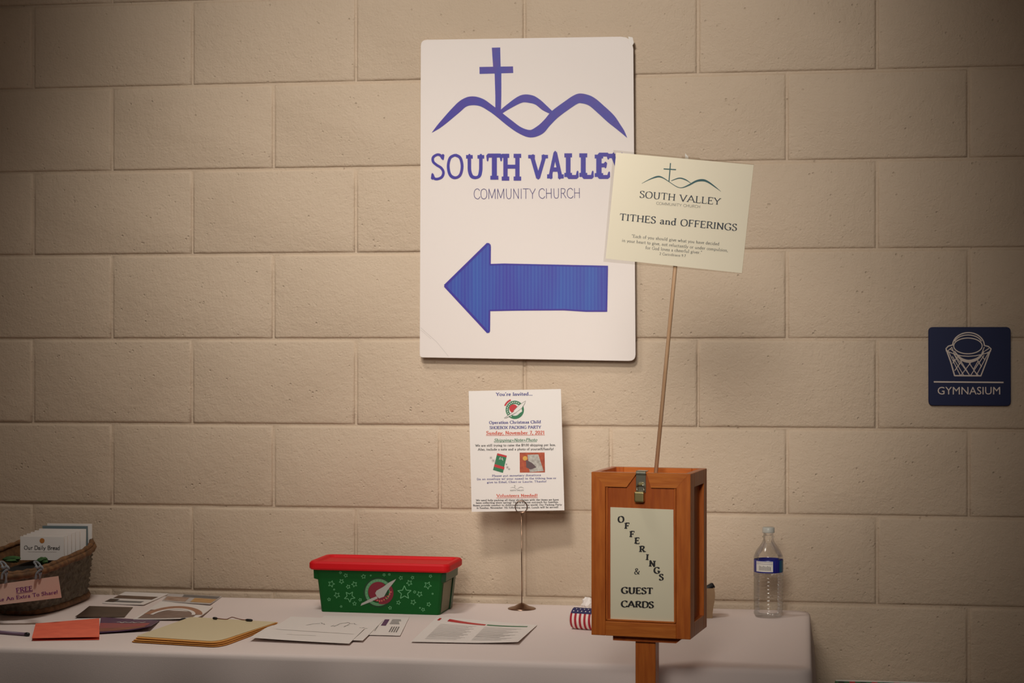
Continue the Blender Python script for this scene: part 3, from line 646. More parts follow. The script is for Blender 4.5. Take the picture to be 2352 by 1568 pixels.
# ================================================================== OFFERING BOX ON ITS POST
FR = at(1586, 1275, 3.215); FR.z = 0; FL = at(1358, 1275, 3.268); FL.z = 0
bx = (FR - FL); Wo = bx.length; bx.normalize(); by = Vector((-bx.y, bx.x, 0)); bo = FL.copy()
zt = C0.z - (1085.5 - 784) / F * 3.242; zb = C0.z - (1463 - 784) / F * 3.242; Do = .150; Ho = zt - zb
oc_ = bo + bx * Wo / 2 + by * Do / 2
ob = thing('offering_box', (oc_.x, oc_.y, 0), 'oak offerings box with padlocked lid on a wooden post before the table', 'donation box', math.atan2(bx.y, bx.x))
O = bo + UP * zb; SW = .0258; tk = .012
def fb(name, x0, x1, y0, y1, z0, z1, m=M_OAK, bev=.0012, o=O, par=ob): return part(name, MB().box(o, bx, by, UP, x0, x1, y0, y1, z0, z1), m, par, bevel=bev)
# four corner stiles wrap the corners, rails between them
for nm, x0, x1 in (('stile', 0, SW), ('stile', Wo - SW, Wo)):
    fb(nm, x0, x1, 0, tk, 0, Ho); fb(nm, x0, x1, Do - tk, Do, 0, Ho)
for x0, x1 in ((0, tk), (Wo - tk, Wo)):
    fb('side_stile', x0, x1, tk, tk + .022, 0, Ho - .0001); fb('side_stile', x0, x1, Do - tk - .016, Do - tk, 0, Ho - .0001)
    fb('side_rail', x0, x1, tk + .022, Do - tk - .016, 0, SW); fb('side_rail', x0, x1, tk + .022, Do - tk - .016, Ho - SW, Ho)
    xi = (x0 + .008, x1) if x0 == 0 else (x0, x1 - .0085)
    fb('side_panel', xi[0], xi[1], tk + .02, Do - tk - .014, SW - .002, Ho - SW + .002, M_OAKD, 0)
fb('bottom_rail', SW, Wo - SW, 0, tk, 0, SW, M_OAKH)
fb('back_rail', SW, Wo - SW, Do - tk, Do, 0, SW, M_OAKH); fb('back_rail', SW, Wo - SW, Do - tk, Do, Ho - SW, Ho, M_OAKH)
# the split top rail: each half cut on the slant beside the hasp
pO = lambda x, y, z: O + bx * x + by * y + UP * z
mm = Wo / 228
part('top_rail', MB().prism([pO(SW * .1, 0, Ho), pO(106 * mm, 0, Ho), pO(82 * mm, 0, Ho - SW), pO(SW, 0, Ho - SW)], by * -.0006 + by * .0), M_OAKH, ob)
part('top_rail', MB().prism([pO(SW, 0, Ho), pO(106 * mm, 0, Ho), pO(82 * mm, 0, Ho - SW), pO(SW, 0, Ho - SW)], by * tk), M_OAKH, ob, bevel=.001)
part('top_rail', MB().prism([pO(128 * mm, 0, Ho), pO(Wo - SW, 0, Ho), pO(Wo - SW, 0, Ho - SW), pO(138 * mm, 0, Ho - SW)], by * tk), M_OAKH, ob, bevel=.001)
part('top_rail', MB().prism([pO(128 * mm, 0, Ho), pO(Wo - SW * .1, 0, Ho), pO(Wo - SW, 0, Ho - SW), pO(138 * mm, 0, Ho - SW)], by * -.0006), M_OAKH, ob)
fb('front_panel', SW - .002, Wo - SW + .002, .005, .010, SW - .002, Ho - .002, M_OAKD, 0)
fb('back_panel', SW - .002, Wo - SW + .002, Do - .010, Do - .005, SW - .002, Ho - SW + .002, M_OAKD, 0)
fb('bottom_board', .003, Wo - .003, .003, Do - .003, .001, .008, M_OAKD, 0)
fb('lid_panel', tk, Wo - tk, tk, Do - tk, Ho - .020, Ho - .012, M_OAKH, 0)
# bead moulding round the recess
be = SW + .001
for (x0, x1, z0, z1) in ((be, be + .003, be, Ho - be), (Wo - be - .003, Wo - be, be, Ho - be), (be, Wo - be, be, be + .003)):
    fb('bead', x0, x1, .0015, .006, z0, z1, M_OAKH if x1 - x0 > .01 else M_OAK, .0006)
# under plate, post, foot
part('under_plate', MB().prism([pO(.035, .02, -.0001), pO(Wo - .016, .02, -.0001), pO(Wo - .030, .02, -.011), pO(.035, .02, -.011)], by * (Do - .04)), M_OAKD, ob)
pc = Wo * .5 + .002
zf = zb - .011
fb('post', pc - .0185, pc + .0185, Do / 2 - .045, Do / 2 - .015, -zf - .011, -.011, M_OAK, .0015)
pr = C0
fb('foot', pc - .15, pc + .15, Do / 2 - .05, Do / 2 - .01, -zb, -zb + .035, M_OAK, .003)
fb('foot', pc - .02, pc + .02, Do / 2 - .18, Do / 2 - .051, -zb, -zb + .03, M_OAK, .003)
# hasp and padlock
n3 = -by; oS = O
fS = lambda x, y, d: hitp(x, y, oS - by * d, by)
def fbox(x0, x1, y0, y1, d0, d1):
    A = [fS(x0, y1, d0), fS(x1, y1 + (x1 - x0) * .04, d0), fS(x1, y0 + (x1 - x0) * .04, d0), fS(x0, y0, d0)]
    return MB().prism(A, -by * (d1 - d0))
hp = part('hasp', fbox(1461, 1484, 1089, 1130, -.004, -.002), M_STEEL, ob, bevel=.0006, label='zinc hasp on the lid')
mb = MB(); A = fS(1461, 1089, -.002); B = fS(1484, 1090, -.002)
mb.prism([A, A - by * .003, A - by * .003 + UP * .004, A + UP * .0065, A + UP * .0065 + by * .020, A + UP * .0045 + by * .020, A + UP * .004 + by * .001], (B - A))
part('hasp_strap', mb, M_STEEL, ob, bevel=.0006)
c = fS(1471.5, 1113, .001)
part('staple', MB().box(c, bx, by, UP, -.004, .004, -.004, .004, -.0012, .0035), M_BRASS, ob, bevel=.0008)
PL = part('padlock', fbox(1459.5, 1481.5, 1128, 1151.5, -.002, .009), M_BRASS, ob, bevel=.002, seg=3, label='brass padlock body')
c = fS(1471, 1121, .003)
part('shackle', MB().tube([c + bx * (.0062 * math.cos(q)) + UP * (.0065 * math.sin(q) + .001) for q in [math.pi * i / 12 for i in range(13)]], .0013, 8)
     .tube([c + bx * .0062 + UP * .001, c + bx * .0062 - UP * .008], .0013, 8).tube([c - bx * .0062 + UP * .001, c - bx * .0062 - UP * .008], .0013, 8), M_STEEL, PL, True, label='steel shackle')
# name plate
fq = lambda x, y: hitp(x, y, O + by * .0044, by)
npl = part('name_plate', MB().prism([fq(*p) for p in ((1402, 1164.3), (1546.6, 1170), (1548, 1427.4), (1402.2, 1421))], by * .0008), M_PLATE, ob)
KN = (5.6, 1400, 1160)
pl = []
for ch, x, y in (('O', 147, 182), ('F', 225, 266), ('F', 290, 373), ('E', 355, 456), ('R', 420, 564), ('I', 484, 668), ('N', 550, 751), ('G', 608, 838), ('S', 665, 926)):
    wd = GL[ch][0] * .92; pl += text_polys(ch, (x - wd / 2, y + 36), (x + wd / 2, y + 38), 76, 26, 12, True, 12, 0, 4)
pl += text_polys('&', (318, 884), (386, 886), 72, 16, 8, True, 12, 0, 4)
pl += text_polys('GUEST', (152, 1132), (556, 1142), 78, 25, 11, True, 7, 0, 4) + text_polys('CARDS', (150, 1306), (566, 1320), 78, 25, 11, True, 7, 0, 4)
ink('plate_lettering', cp(pl, *KN), fq, -by, M_BLACK, npl, eps=.0003)

# ================================================================== STICK SIGN
dS = 3.30
def dowel_pt(px, py, d): return at(px, py, d)
sb = dowel_pt(1505.5, 1092, dS); sb.z = zb + Ho - .0119
nS = -FW
oSg = at(1560, 490, dS + .006)
fT = lambda x, y: hitp(x, y, oSg, nS)
sg = thing('stick_sign', (sb.x, sb.y, sb.z), 'cream laminated TITHES and OFFERINGS sign on a stick rising from the oak box', 'sign')
part('stick', MB().tube([sb, at(1551, 612, dS + .013), at(1574, 366, dS + .013)], .0036, 10), M_DOWEL, sg, True)
sheet_c = [(1415.3, 350.4), (1731, 378.6), (1704, 627.2), (1391, 593.5)]
spp = part('paper', MB().prism([fT(*p) + nS * .0004 for p in sheet_c], nS * -.0006), M_CREAM, sg)
part('laminate_pouch', MB().prism([fT(*p) + nS * -.0005 for p in ((1409, 344.5), (1732.2, 376.5), (1705.2, 629), (1386, 601))], nS * -.0004), M_LAM, sg)
part('tape', MB().prism([at(x, y, dS + .0105) for x, y in ((1566, 358), (1606, 362), (1615, 372), (1612, 398), (1562, 392))], FW * .0006), M_LAM, sg)
part('tape', MB().prism([at(x, y, dS + .0165) for x, y in ((1574, 352), (1581, 360), (1582, 380), (1573, 380))], FW * .0008), M_WHITEP, sg)
KT = (4.9, 1370, 330)
lg = line([(832, 218), (824, 330), (815, 425)], 12) + line([(755, 283), (895, 292)], 12)
lg += wide([(510, 447, 3), (600, 400, 10), (690, 370, 18), (750, 385, 12), (820, 430, 7), (900, 482, 7), (960, 495, 8), (1040, 465, 16), (1120, 422, 20), (1190, 410, 25), (1250, 427, 20), (1330, 482, 12), (1400, 537, 2)])
lg += wide([(840, 417, 5), (930, 387, 12), (1000, 404, 12), (1060, 442, 4)])
ink('hill_logo', cp(lg, *KT), fT, nS, M_TEAL, spp, eps=.0008)
ink('name_text', cp(text_polys('SOUTH VALLEY', (482, 604), (1392, 688), 74, 13, 5, True, 9, 0, 4), *KT), fT, nS, M_DARK, spp, eps=.0008)
ink('title_text', cp(text_polys('TITHES and OFFERINGS', (258, 860), (1578, 980), 74, 15, 6, True, 8, 0, 4), *KT), fT, nS, M_DARK, spp, eps=.0008)
ink('small_text', cp(text_polys('COMMUNITY CHURCH', (672, 683), (1168, 724), 29, 9, 8, False), *KT), fT, nS, M_GREY, spp, eps=.0008)
QT = dict(thick=11, thin=5, sl=8, k=3)
ink('quote_text', cp(text_polys('"Each of you should give what you have decided', (395, 1054), (1380, 1144), 33, **QT) + text_polys('in your heart to give, not reluctantly or under compulsion,', (286, 1102), (1478, 1216), 33, **QT)
    + text_polys('for God loves a cheerful giver."', (550, 1184), (1185, 1240), 33, **QT) + text_polys('2 Corinthians 9:7', (708, 1250), (1002, 1274), 27, **QT), *KT), fT, nS, M_DARK, spp, eps=.0008)

# ================================================================== WATER BOTTLE
bc = hit(1765, 1416, 2, ZT); db = (bc - C0).dot(FW); mm = db / F     # metres per picture pixel here
bt = thing('water_bottle', bc, 'clear plastic water bottle with blue label standing near the table end', 'bottle')
R = 33.5 * mm
prof = [(.0001, .003), (R * .62, .001), (R * .90, .002), (R * 1.0, .008)]
z = .012
while z < .094:
    prof += [(R * 1.0, z), (R * .93, z + .0035), (R * 1.0, z + .0070)]; z += .0088
prof = prof
prof += [(R * 1.01, .098), (R * 1.02, .104), (R * .985, .107), (R * .985, .136), (R * 1.01, .139), (R * .97, .146), (R * .80, .158), (R * .55, .170), (R * .40, .178), (R * .36, .184), (R * .36, .187), (R * .43, .188), (R * .43, .190), (R * .34, .191), (R * .34, .199)]
BZ = .938; prof = [(r_, z_ * BZ) for r_, z_ in prof]
mbb = MB(); nb = 60; rs_b = []
for r_, z_ in prof:
    amp = .0030 if .016 < z_ < .094 else 0
    rs_b.append([bc + Vector((math.cos(q) * r_, math.sin(q) * r_, z_ + amp * math.sin(3 * q))) for q in [2 * math.pi * i / nb for i in range(nb)]])
part('body', mbb.rings(rs_b, True, False), M_PET, bt, True)
part('cap', MB().lathe(bc, [(.0001, .1985 * BZ), (R * .41, .1985 * BZ), (R * .42, .2005 * BZ), (R * .42, .2095 * BZ), (R * .38, .2115 * BZ), (.0001, .2115 * BZ)], 40), M_CAP, bt, True)
part('label_band', MB().lathe(bc, [(R * .995, .1065 * BZ), (R * 1.0, .1068 * BZ), (R * 1.0, .1358 * BZ), (R * .995, .1361 * BZ)], 48), M_LBL, bt, True)
def band(a0, a1, z0, z1, rr, m, nm):
    A = [math.radians(a0 + (a1 - a0) * i / 12) for i in range(13)]; b_ = MB(); P = []
    for zz in (z0 * BZ, z1 * BZ): P += [bc + (RT * math.sin(q) - FW * math.cos(q)) * rr + UP * zz for q in A]
    b_.add(P, [(i, i + 1, i + 14, i + 13) for i in range(12)]); return part(nm, b_, m, bt, True)
band(-62, 10, .1095, .1340, R * 1.004, M_WHITEP, 'label_panel'); band(40, 85, .108, .135, R * 1.004, M_LBLT, 'label_panel')
for k, (z0, a0, a1) in enumerate([(.1315, -60, 8), (.1275, -60, 8)]): band(a0, a1, z0, z0 + .0006, R * 1.007, M_LBLV, 'label_rule')
for k in range(9): band(-46 + k * 5.5, -43.4 + k * 5.5, .1125, .1235 - (k % 3) * .001, R * 1.007, M_GREY, 'label_print')
for k in range(2): band(18 + k * 10, 19.5 + k * 10, .1085, .1345, R * 1.004, M_LBLV, 'label_rule')

# ================================================================== PAPERS ON THE TABLE
def paper(name, px, z, th_, m, label, cat, curl=None, nu=10, nv=10, group=None):
    """px: four picture corners (front-left, front-right, back-right, back-left) read on the cloth"""
    c = [hit(x, y, 2, ZT + z) for x, y in px]
    curl = curl or (lambda u, v: 0)
    def S(u, v, e=0):
        p = (c[0] * (1 - u) + c[1] * u) * (1 - v) + (c[3] * (1 - u) + c[2] * u) * v
        return p + UP * (curl(u, v) + e)
    V = [S(i / nu, j / nv, th_) for j in range(nv + 1) for i in range(nu + 1)] + [S(i / nu, j / nv) for j in range(nv + 1) for i in range(nu + 1)]
    n = (nu + 1) * (nv + 1); Fc = []
    idx = lambda i, j: j * (nu + 1) + i
    for j in range(nv):
        for i in range(nu):
            q = (idx(i, j), idx(i + 1, j), idx(i + 1, j + 1), idx(i, j + 1)); Fc.append(q); Fc.append(tuple(n + k_ for k_ in q[::-1]))
    edge = [idx(i, 0) for i in range(nu)] + [idx(nu, j) for j in range(nv)] + [idx(i, nv) for i in range(nu, 0, -1)] + [idx(0, j) for j in range(nv, 0, -1)]
    for i in range(len(edge)): a_, b_ = edge[i], edge[(i + 1) % len(edge)]; Fc.append((a_, b_, n + b_, n + a_))
    base = thing(name, (c[0] + c[1] + c[2] + c[3]) / 4, label, cat, group=group)
    sh_ = part('sheet', MB().add(V, Fc), m, base)
    return sh_, (lambda u, v: S(u, v, th_))
def uvink(name, polys, S, m, par, eps=.0003): return ink(name, polys, S, UP, m, par, eps)
def uvrect(u0, v0, u1, v1, n=6): return [[(u0 + (u1 - u0) * i / n, v0), (u0 + (u1 - u0) * (i + 1) / n, v0), (u0 + (u1 - u0) * (i + 1) / n, v1), (u0 + (u1 - u0) * i / n, v1)] for i in range(n)]

def lift(amt, cu, cv, p=2.2):      # raised corner or edge
    return lambda u, v: .0002 + amt * (max(0, (u if cu == 1 else 1 - u if cu == 0 else 1)) ** p) * (max(0, (v if cv == 1 else 1 - v if cv == 0 else 1)) ** p)
# cards at the back left
bA, SA = paper('magazine', ((234.5, 1385.5), (330, 1391), (388.5, 1363.8), (287.5, 1359.8)), .0005, .0012, M_PAPER, 'white leaflet with a dark brown photo band, at the back by the wall', 'leaflet', lift(.002, 1, 0))
uvink('photo_band', uvrect(.02, .42, .93, .68), SA, mat('photo_brown_dark', srgb(64, 42, 34), .3, col2=srgb(112, 80, 60), vscale=60), bA)
uvink('grey_band', uvrect(.12, .12, .85, .26), SA, M_GREY, bA)
uvink('photo_corner', uvrect(.0, .10, .22, .36), SA, mat('photo_black', srgb(44, 30, 28), .3), bA, .0005)
bB, SB = paper('magazine', ((372, 1380.5), (483, 1390), (509.5, 1370.5), (388, 1364)), .0005, .0012, M_LGREY, 'leaflet with an orange and yellow photo, farthest back beside the wall', 'leaflet', lift(.002, 1, 0))
uvink('photo_yellow', uvrect(.56, .12, .98, .62), SB, mat('photo_amber', srgb(196, 138, 72), .3, col2=srgb(222, 176, 112), vscale=50), bB)
uvink('photo_brown', uvrect(.02, .10, .46, .62), SB, mat('photo_sienna', srgb(150, 104, 80), .3, col2=srgb(200, 170, 150), vscale=50), bB)
uvink('photo_slate', uvrect(.30, .66, .98, .96), SB, mat('photo_slate', srgb(112, 108, 108), .3), bB)
bC, SCc = paper('magazine', ((306, 1423), (455.5, 1424), (489, 1394), (370, 1381.5)), .0022, .0014, M_PAPER, 'glossy leaflet with a rust-brown arch photo, second from the clip folder', 'leaflet', lift(.005, 1, 0))
arch = lambda r0, r1, a0=8, a1=172: [[(.52 + q[0] * .46, .18 + q[1] * .62) for q in p] for p in [[(x, -y) for x, y in pp] for pp in ringp(0, 0, r0, r1, a0, a1, 18)]]
uvink('photo_ground', uvrect(.05, .04, .90, .52), SCc, mat('photo_mauve_brown', srgb(138, 112, 104), .3, col2=srgb(110, 84, 76), vscale=50), bC)
uvink('photo_arch', arch(.80, 1.04), SCc, mat('photo_rust_arch', srgb(160, 104, 76), .3, col2=srgb(180, 122, 92), vscale=50), bC, .0005)
uvink('white_arch', arch(.68, .80), SCc, M_PAPER, bC, .0007)
bD, SD = paper('postcard', ((172.5, 1419.5), (286, 1417.5), (305.5, 1395), (205, 1392)), .0005, .0008, mat('photo_black_brown', srgb(50, 36, 30), .3, col2=srgb(84, 64, 54), vscale=30), 'dark brown photo card lying just right of the wicker basket', 'card', lift(.003, 0, 0))
# coral card, purple brochure, pen
bE, SE = paper('brochure', ((226, 1456), (345, 1449), (367, 1426), (232, 1418.5)), .0008, .0012, mat('brochure_plum', srgb(92, 48, 88), .35, col2=srgb(70, 38, 86), vscale=24), 'plum and red glossy brochure partly under the coral card', 'brochure', lambda u, v: .0004 + .007 * u ** 3 * (1 - v) + .002 * (1 - v))
uvink('red_band', uvrect(.0, .26, .90, .60), SE, mat('brochure_red', srgb(170, 62, 70), .35, col2=srgb(150, 84, 90), vscale=40), bE)
uvink('rust_band', uvrect(.0, .05, .88, .26), SE, mat('brochure_rust', srgb(158, 92, 66), .35, col2=srgb(132, 72, 62), vscale=40), bE)
sq = [(.30 + .045 * i, .66 + .05 * math.sin(i * 2.4)) for i in range(12)]
uvink('pale_script', sum([line([sq[i], sq[i + 1]], .03) for i in range(11)], []), SE, M_LGREY, bE, .0006)
bE2, SE2 = paper('folded_card', ((73, 1469.5), (228.5, 1466.5), (228, 1421.5), (82, 1433.5)), .0024, .0006, M_ORC, 'coral orange folded card at the left front of the table', 'card', lambda u, v: .0035 - .002 * v, nv=6)
for dz in ((-.0022),):
    c = [hit(x, y, 2, ZT + .0006) for x, y in ((75, 1471), (228, 1469), (226, 1423), (84, 1434))]
    part('lower_leaf', MB().prism(c, UP * .0006), M_ORC, bE2.parent)
pa, pb = hit(-130, 1441, 2, ZT + .004), hit(58, 1456, 2, ZT + .004)
pt = thing('pen', pa, 'slim lilac grey pen with black tip lying at the left edge', 'pen')
dv = (pb - pa).normalized()
part('barrel', MB().tube([pa, pb], .0037, 12), M_PENP, pt, True)
part('tip', MB().tube([pb, pb + dv * .004, pb + dv * .009, pb + dv * .011], [.0034, .0045, .004, .001], 12), M_BLK, pt, True)

# manila folders with cream sheet on top
stk = [((300, 1474.5), (508, 1487), (642, 1436), (437, 1421)), ((304, 1471), (506, 1483), (641.5, 1433), (437, 1419.5)), ((309, 1466), (503, 1479), (640.5, 1430), (437, 1418.5))]
for i, q in enumerate(stk):
    bb = thing('manila_folder', hit(470, 1455, 2, ZT + .001 + i * .0026), ['lowest of the three manila folders under the cream sheet', 'middle one of the three stacked manila folders', 'top one of the three stacked manila folders, right under the cream sheet'][i], 'folder', group='stacked manila folders')
    c = [hit(x, y, 2, ZT + .0004 + i * .0028) for x, y in rounded(list(q), [6, 26, 5, 5], 5)]
    part('cover', MB().prism(c, UP * .0012), M_TAND if i < 2 else M_TAN, bb, bevel=.0003)
    c = [hit(x, y, 2, ZT + .0016 + i * .0028) for x, y in rounded([(q[0][0] + 2, q[0][1] - .6), (q[1][0] - 2, q[1][1] - .8), (q[2][0] - 3, q[2][1]), (q[3][0], q[3][1])], [6, 26, 5, 5], 5)]
    part('leaf', MB().prism(c, UP * .0011), M_TAN, bb, bevel=.0003)
zc = ZT + .0086
c = [hit(x, y, 2, zc) for x, y in rounded([(313, 1461), (499, 1473.5), (636, 1428.5), (438, 1417)], [4, 24, 4, 4], 5)]
o = part('cream_sheet', MB().prism(c, UP * .0006), mat('paper_buff', srgb(214, 196, 160), .7)); tag(o, 'large buff cream sheet lying on top of the manila folders', 'paper')
# cord with two dark ends
P = [hit(x, y, 2, zc + .0018) for x, y in ((497, 1419.5), (519, 1421.5), (527, 1419), (534, 1417), (545, 1420), (560, 1423), (575, 1423.5))]
cdt = thing('elastic_cord', P[3], 'thin brown cord with two dark toggles across the back of the cream sheet', 'cord')
part('strand', MB().tube(cat_rom([tuple(p) for p in P], 4), .0009, 6), M_CORD, cdt, True)
for px, py, wd in ((494, 1419.6, 5), (572, 1423.8, 8)):
    e0, e1 = hit(px - wd, py - .5, 2, zc + .0035), hit(px + wd, py + .3, 2, zc + .0035)
    part('toggle', MB().tube([e0, e0 * .8 + e1 * .2, e0 * .2 + e1 * .8, e1], [.0015, .0028, .0028, .0015], 8), M_BLK, cdt, True)
e0, e1 = hit(415, 1422.5, 2, ZT + .008), hit(427, 1421.0, 2, ZT + .008)
o = part('binder_clip', MB().tube([e0, e0 * .8 + e1 * .2, e0 * .2 + e1 * .8, e1], [.0015, .003, .003, .0015], 8), M_BLK, smooth=True); tag(o, 'small black clip at the back left corner of the buff sheet', 'clip')

# loose white sheets before the green box
bF, SF = paper('paper_sheet', ((700, 1456), (919, 1461.2), (939.5, 1418.5), (745, 1414)), .0006, .0004, M_PAPER, 'white printed sheet with small purple block, right one of three overlapping', 'paper', lambda u, v: .0003 + .0012 * (1 - v), group='overlapping white sheets')
uvink('purple_block', uvrect(.735, .50, .79, .86, 2), SF, M_PURP, bF)
pr_ = []
for k in range(5): pr_ += uvrect(.82, .60 + .06 * k, .93 - .01 * (k % 3), .63 + .06 * k, 2)
for k in range(4): pr_ += uvrect(.86 + .025 * k, .16, .873 + .025 * k, .46, 1)
for k in range(5): pr_ += uvrect(.60 + .026 * k, .12 + .02 * k, .607 + .026 * k, .52, 1)
uvink('grey_print', pr_, SF, M_GREY, bF)
bG, SG = paper('paper_sheet', ((593, 1463.5), (833, 1473.5), (880, 1425), (668, 1416)), .0020, .0004, M_PAPER, 'white sheet with a pencil sketch, middle one of three overlapping', 'paper', lambda u, v: .0003 + .002 * (1 - v) ** 2 * u, group='overlapping white sheets')
rs_ = random.Random(4); sk = []
for a_, b_ in (((.28, .62), (.40, .74)), ((.40, .74), (.46, .68)), ((.52, .50), (.60, .52)), ((.56, .66), (.50, .34)), ((.60, .74), (.55, .40)), ((.60, .74), (.66, .80)), ((.66, .80), (.78, .76)), ((.70, .74), (.68, .60)), ((.64, .55), (.90, .58)), ((.84, .60), (.92, .57)), ((.45, .40), (.58, .42)), ((.48, .30), (.44, .12)), ((.30, .44), (.40, .40))):
    n_ = 6; pts = [(a_[0] + (b_[0] - a_[0]) * i / n_ + rs_.uniform(-.006, .006), a_[1] + (b_[1] - a_[1]) * i / n_ + rs_.uniform(-.02, .02)) for i in range(n_ + 1)]
    sk += ribbon(pts, [.004] * (n_ + 1))
uvink('pencil_sketch', sk, SG, M_GREY, bG)
bH, SH = paper('paper_sheet', ((574, 1468), (802, 1478), (838, 1443), (628, 1432)), .0044, .0004, M_PAPER, 'plain white sheet nearest the viewer, left one of three overlapping', 'paper', lambda u, v: .0003 + .0035 * (1 - u) ** 2 * (1 - v), group='overlapping white sheets')
uvink('ruled_line', line([(.12, .62), (.95, .58)], .014) + line([(.30, .34), (.60, .36)], .010), SH, M_LGREY, bH)
# form with red and green header
bI, SI = paper('form_sheet', ((944, 1476), (1190, 1480.5), (1233.5, 1436.5), (1005, 1416)), .0006, .0005, M_PAPER, 'white form with red and green header line, right corner curling up', 'paper', lambda u, v: .0003 + .0105 * max(0, u - .55) ** 1.6 * (1.2 - v) + .002 * (1 - v), nu=16)
def hd(u0, u1, c0, c1, n=10):
    f = lambda u: .95 - .12 * math.sin(math.pi * max(0, min(1, u - .1)))
    U = [u0 + (u1 - u0) * i / n for i in range(n + 1)]; Cc = [c0 + (c1 - c0) * i / n for i in range(n + 1)]
    return [[(U[i], f(U[i])), (U[i + 1], f(U[i + 1])), (U[i + 1], f(U[i + 1]) - Cc[i + 1]), (U[i], f(U[i]) - Cc[i])] for i in range(n)]
uvink('red_header', hd(.14, .53, .10, .06) + uvrect(.035, .84, .06, .94, 1), SI, M_REDP, bI)
uvink('green_header', hd(.545, .93, .05, .05), SI, M_GRT, bI)
rows = []
for k in range(15):
    v0 = .70 - .042 * k
    rows += uvrect(.10, v0, .46 - .03 * (k % 3), v0 + .012, 4) + uvrect(.54, v0, .90 - .04 * (k % 4), v0 + .012, 4)
uvink('text_rows', rows, SI, mat('print_faint_grey', srgb(205, 195, 189), .7), bI)

# ================================================================== FLAG ROLL, TISSUE, KRAFT BAG
fa = hit(1317, 1419, 2, ZT + .022); fb_ = fa + (RT * .91 - FW * .41).normalized() * .105
dv = (fb_ - fa).normalized()
fr = thing('flag_roll', (fa + fb_) / 2 - UP * .022, 'rolled small flag with red and white stripes behind the oak box', 'flag', math.atan2(dv.y, dv.x))
M_FLAG = bands('flag_stripes', 0, .0105, [(0, srgb(168, 26, 44)), (.5, srgb(232, 214, 206))])
rr = .0225
part('roll', MB().lathe(fa, [(.0001, -.006), (rr * .55, -.0055), (rr * .86, -.002), (rr * .98, .004), (rr, .012), (rr, .098), (rr * .9, .104), (.0001, .105)], 32, dv), M_FLAG, fr, True)
wv_ = UP.cross(dv).normalized(); cv = MB(); P = []
angs = [math.radians(-8 + 62 * i / 8) for i in range(9)]
for s_ in (.002, .048):
    P += [fa + dv * s_ + (UP * math.cos(q) - wv_ * -math.sin(q) * (-1)) * (rr + .0006) for q in angs]
cv.add(P, [(i, i + 1, i + 10, i + 9) for i in range(8)])
part('canton', cv, mat('flag_blue', srgb(40, 34, 84), .7), fr, True)
st_ = []
for i in range(5):
    for j in range(3):
        q = math.radians(4 + 18 * j); ctr = fa + dv * (.007 + .009 * i + .004 * (j % 2)) + (UP * math.cos(q) - wv_ * math.sin(q)) * (rr + .001)
        tU = (-UP * math.sin(q) - wv_ * math.cos(q)); st_.append([ctr + (dv * math.cos(a_) + tU * math.sin(a_)) * .0014 for a_ in [2 * math.pi * k_ / 6 for k_ in range(6)]])
mb = MB(); [mb.poly(p) for p in st_]
part('stars', mb, M_WHITEP, fr)
def crumple(name, c, rx, ry, rz_, m, label, cat, seed, par=None, n=14):
    m_ = MB(); rs = []
    for j in range(n // 2 + 1):
        ph = math.pi * (j + .02) / (n // 2 + .04); ring = []
        for i in range(n):
            a_ = 2 * math.pi * i / n; d_ = Vector((math.sin(ph) * math.cos(a_), math.sin(ph) * math.sin(a_), -math.cos(ph)))
            r_ = 1 + .45 * noise.noise(d_ * 2.2 + Vector((seed, 0, 0)))
            ring.append(c + Vector((d_.x * rx * r_, d_.y * ry * r_, d_.z * rz_ * r_)))
        rs.append(ring)
    m_.rings(rs); lo = min(v.z for v in m_.v)
    o = part(name, m_, m, par)
    if not par: o.location.z += 0; tag(o, label, cat)
    return o
tc_ = hit(1349, 1402, 2, ZT) + UP * .016
o = crumple('tissue', tc_, .013, .012, .014, M_PAPER, 'crumpled white tissue behind the rolled flag', 'tissue', 3); o.location.z = ZT
kb = hit(1606, 1421, 2, ZT)
kg = thing('paper_bag', kb, 'small tan paper bag standing half hidden behind the oak box', 'bag', .1)
def bagring(z, hx, hy, j):
    return [kb + RT * x + FW * (y + .03) + UP * z + Vector((noise.noise(Vector((x * 40, y * 40, z * 30))) * j, 0, 0)) for x, y in ((-hx, -hy), (-hx * .3, -hy * 1.02), (hx * .4, -hy), (hx, -hy), (hx, 0), (hx, hy), (0, hy), (-hx, hy), (-hx, 0))]
ringsb = [bagring(z, .031 + .0045 * math.sin(z * 32), .022, .004) for z in (0, .012, .024, .036, .048, .058, .066)]
inner = [[p * 1 + (kb + FW * .03 + UP * (p.z - kb.z) - p) * .05 for p in r] for r in ringsb[::-1]]
part('bag_body', MB().rings(ringsb + inner, True, True), M_KRAFT, kg)
pm = kb + RT * .022 + FW * .03 + UP * .004
mk = thing('marker', pm, 'black-capped marker sticking out of the tan paper bag', 'marker')
t1 = kb + RT * .026 + FW * .028 + UP * .0655; t0 = kb + RT * -.008 + FW * .030 + UP * .046
dr = (t1 - t0).normalized()
part('cap', MB().tube([t0, t0 + dr * .012, t1 + dr * .008, t1 + dr * .011], [.0055, .0072, .0072, .005], 12), M_BLK, mk, True)
part('barrel', MB().tube([t0 - dr * .022, t0], .006, 12), M_KRAFT, mk, True)

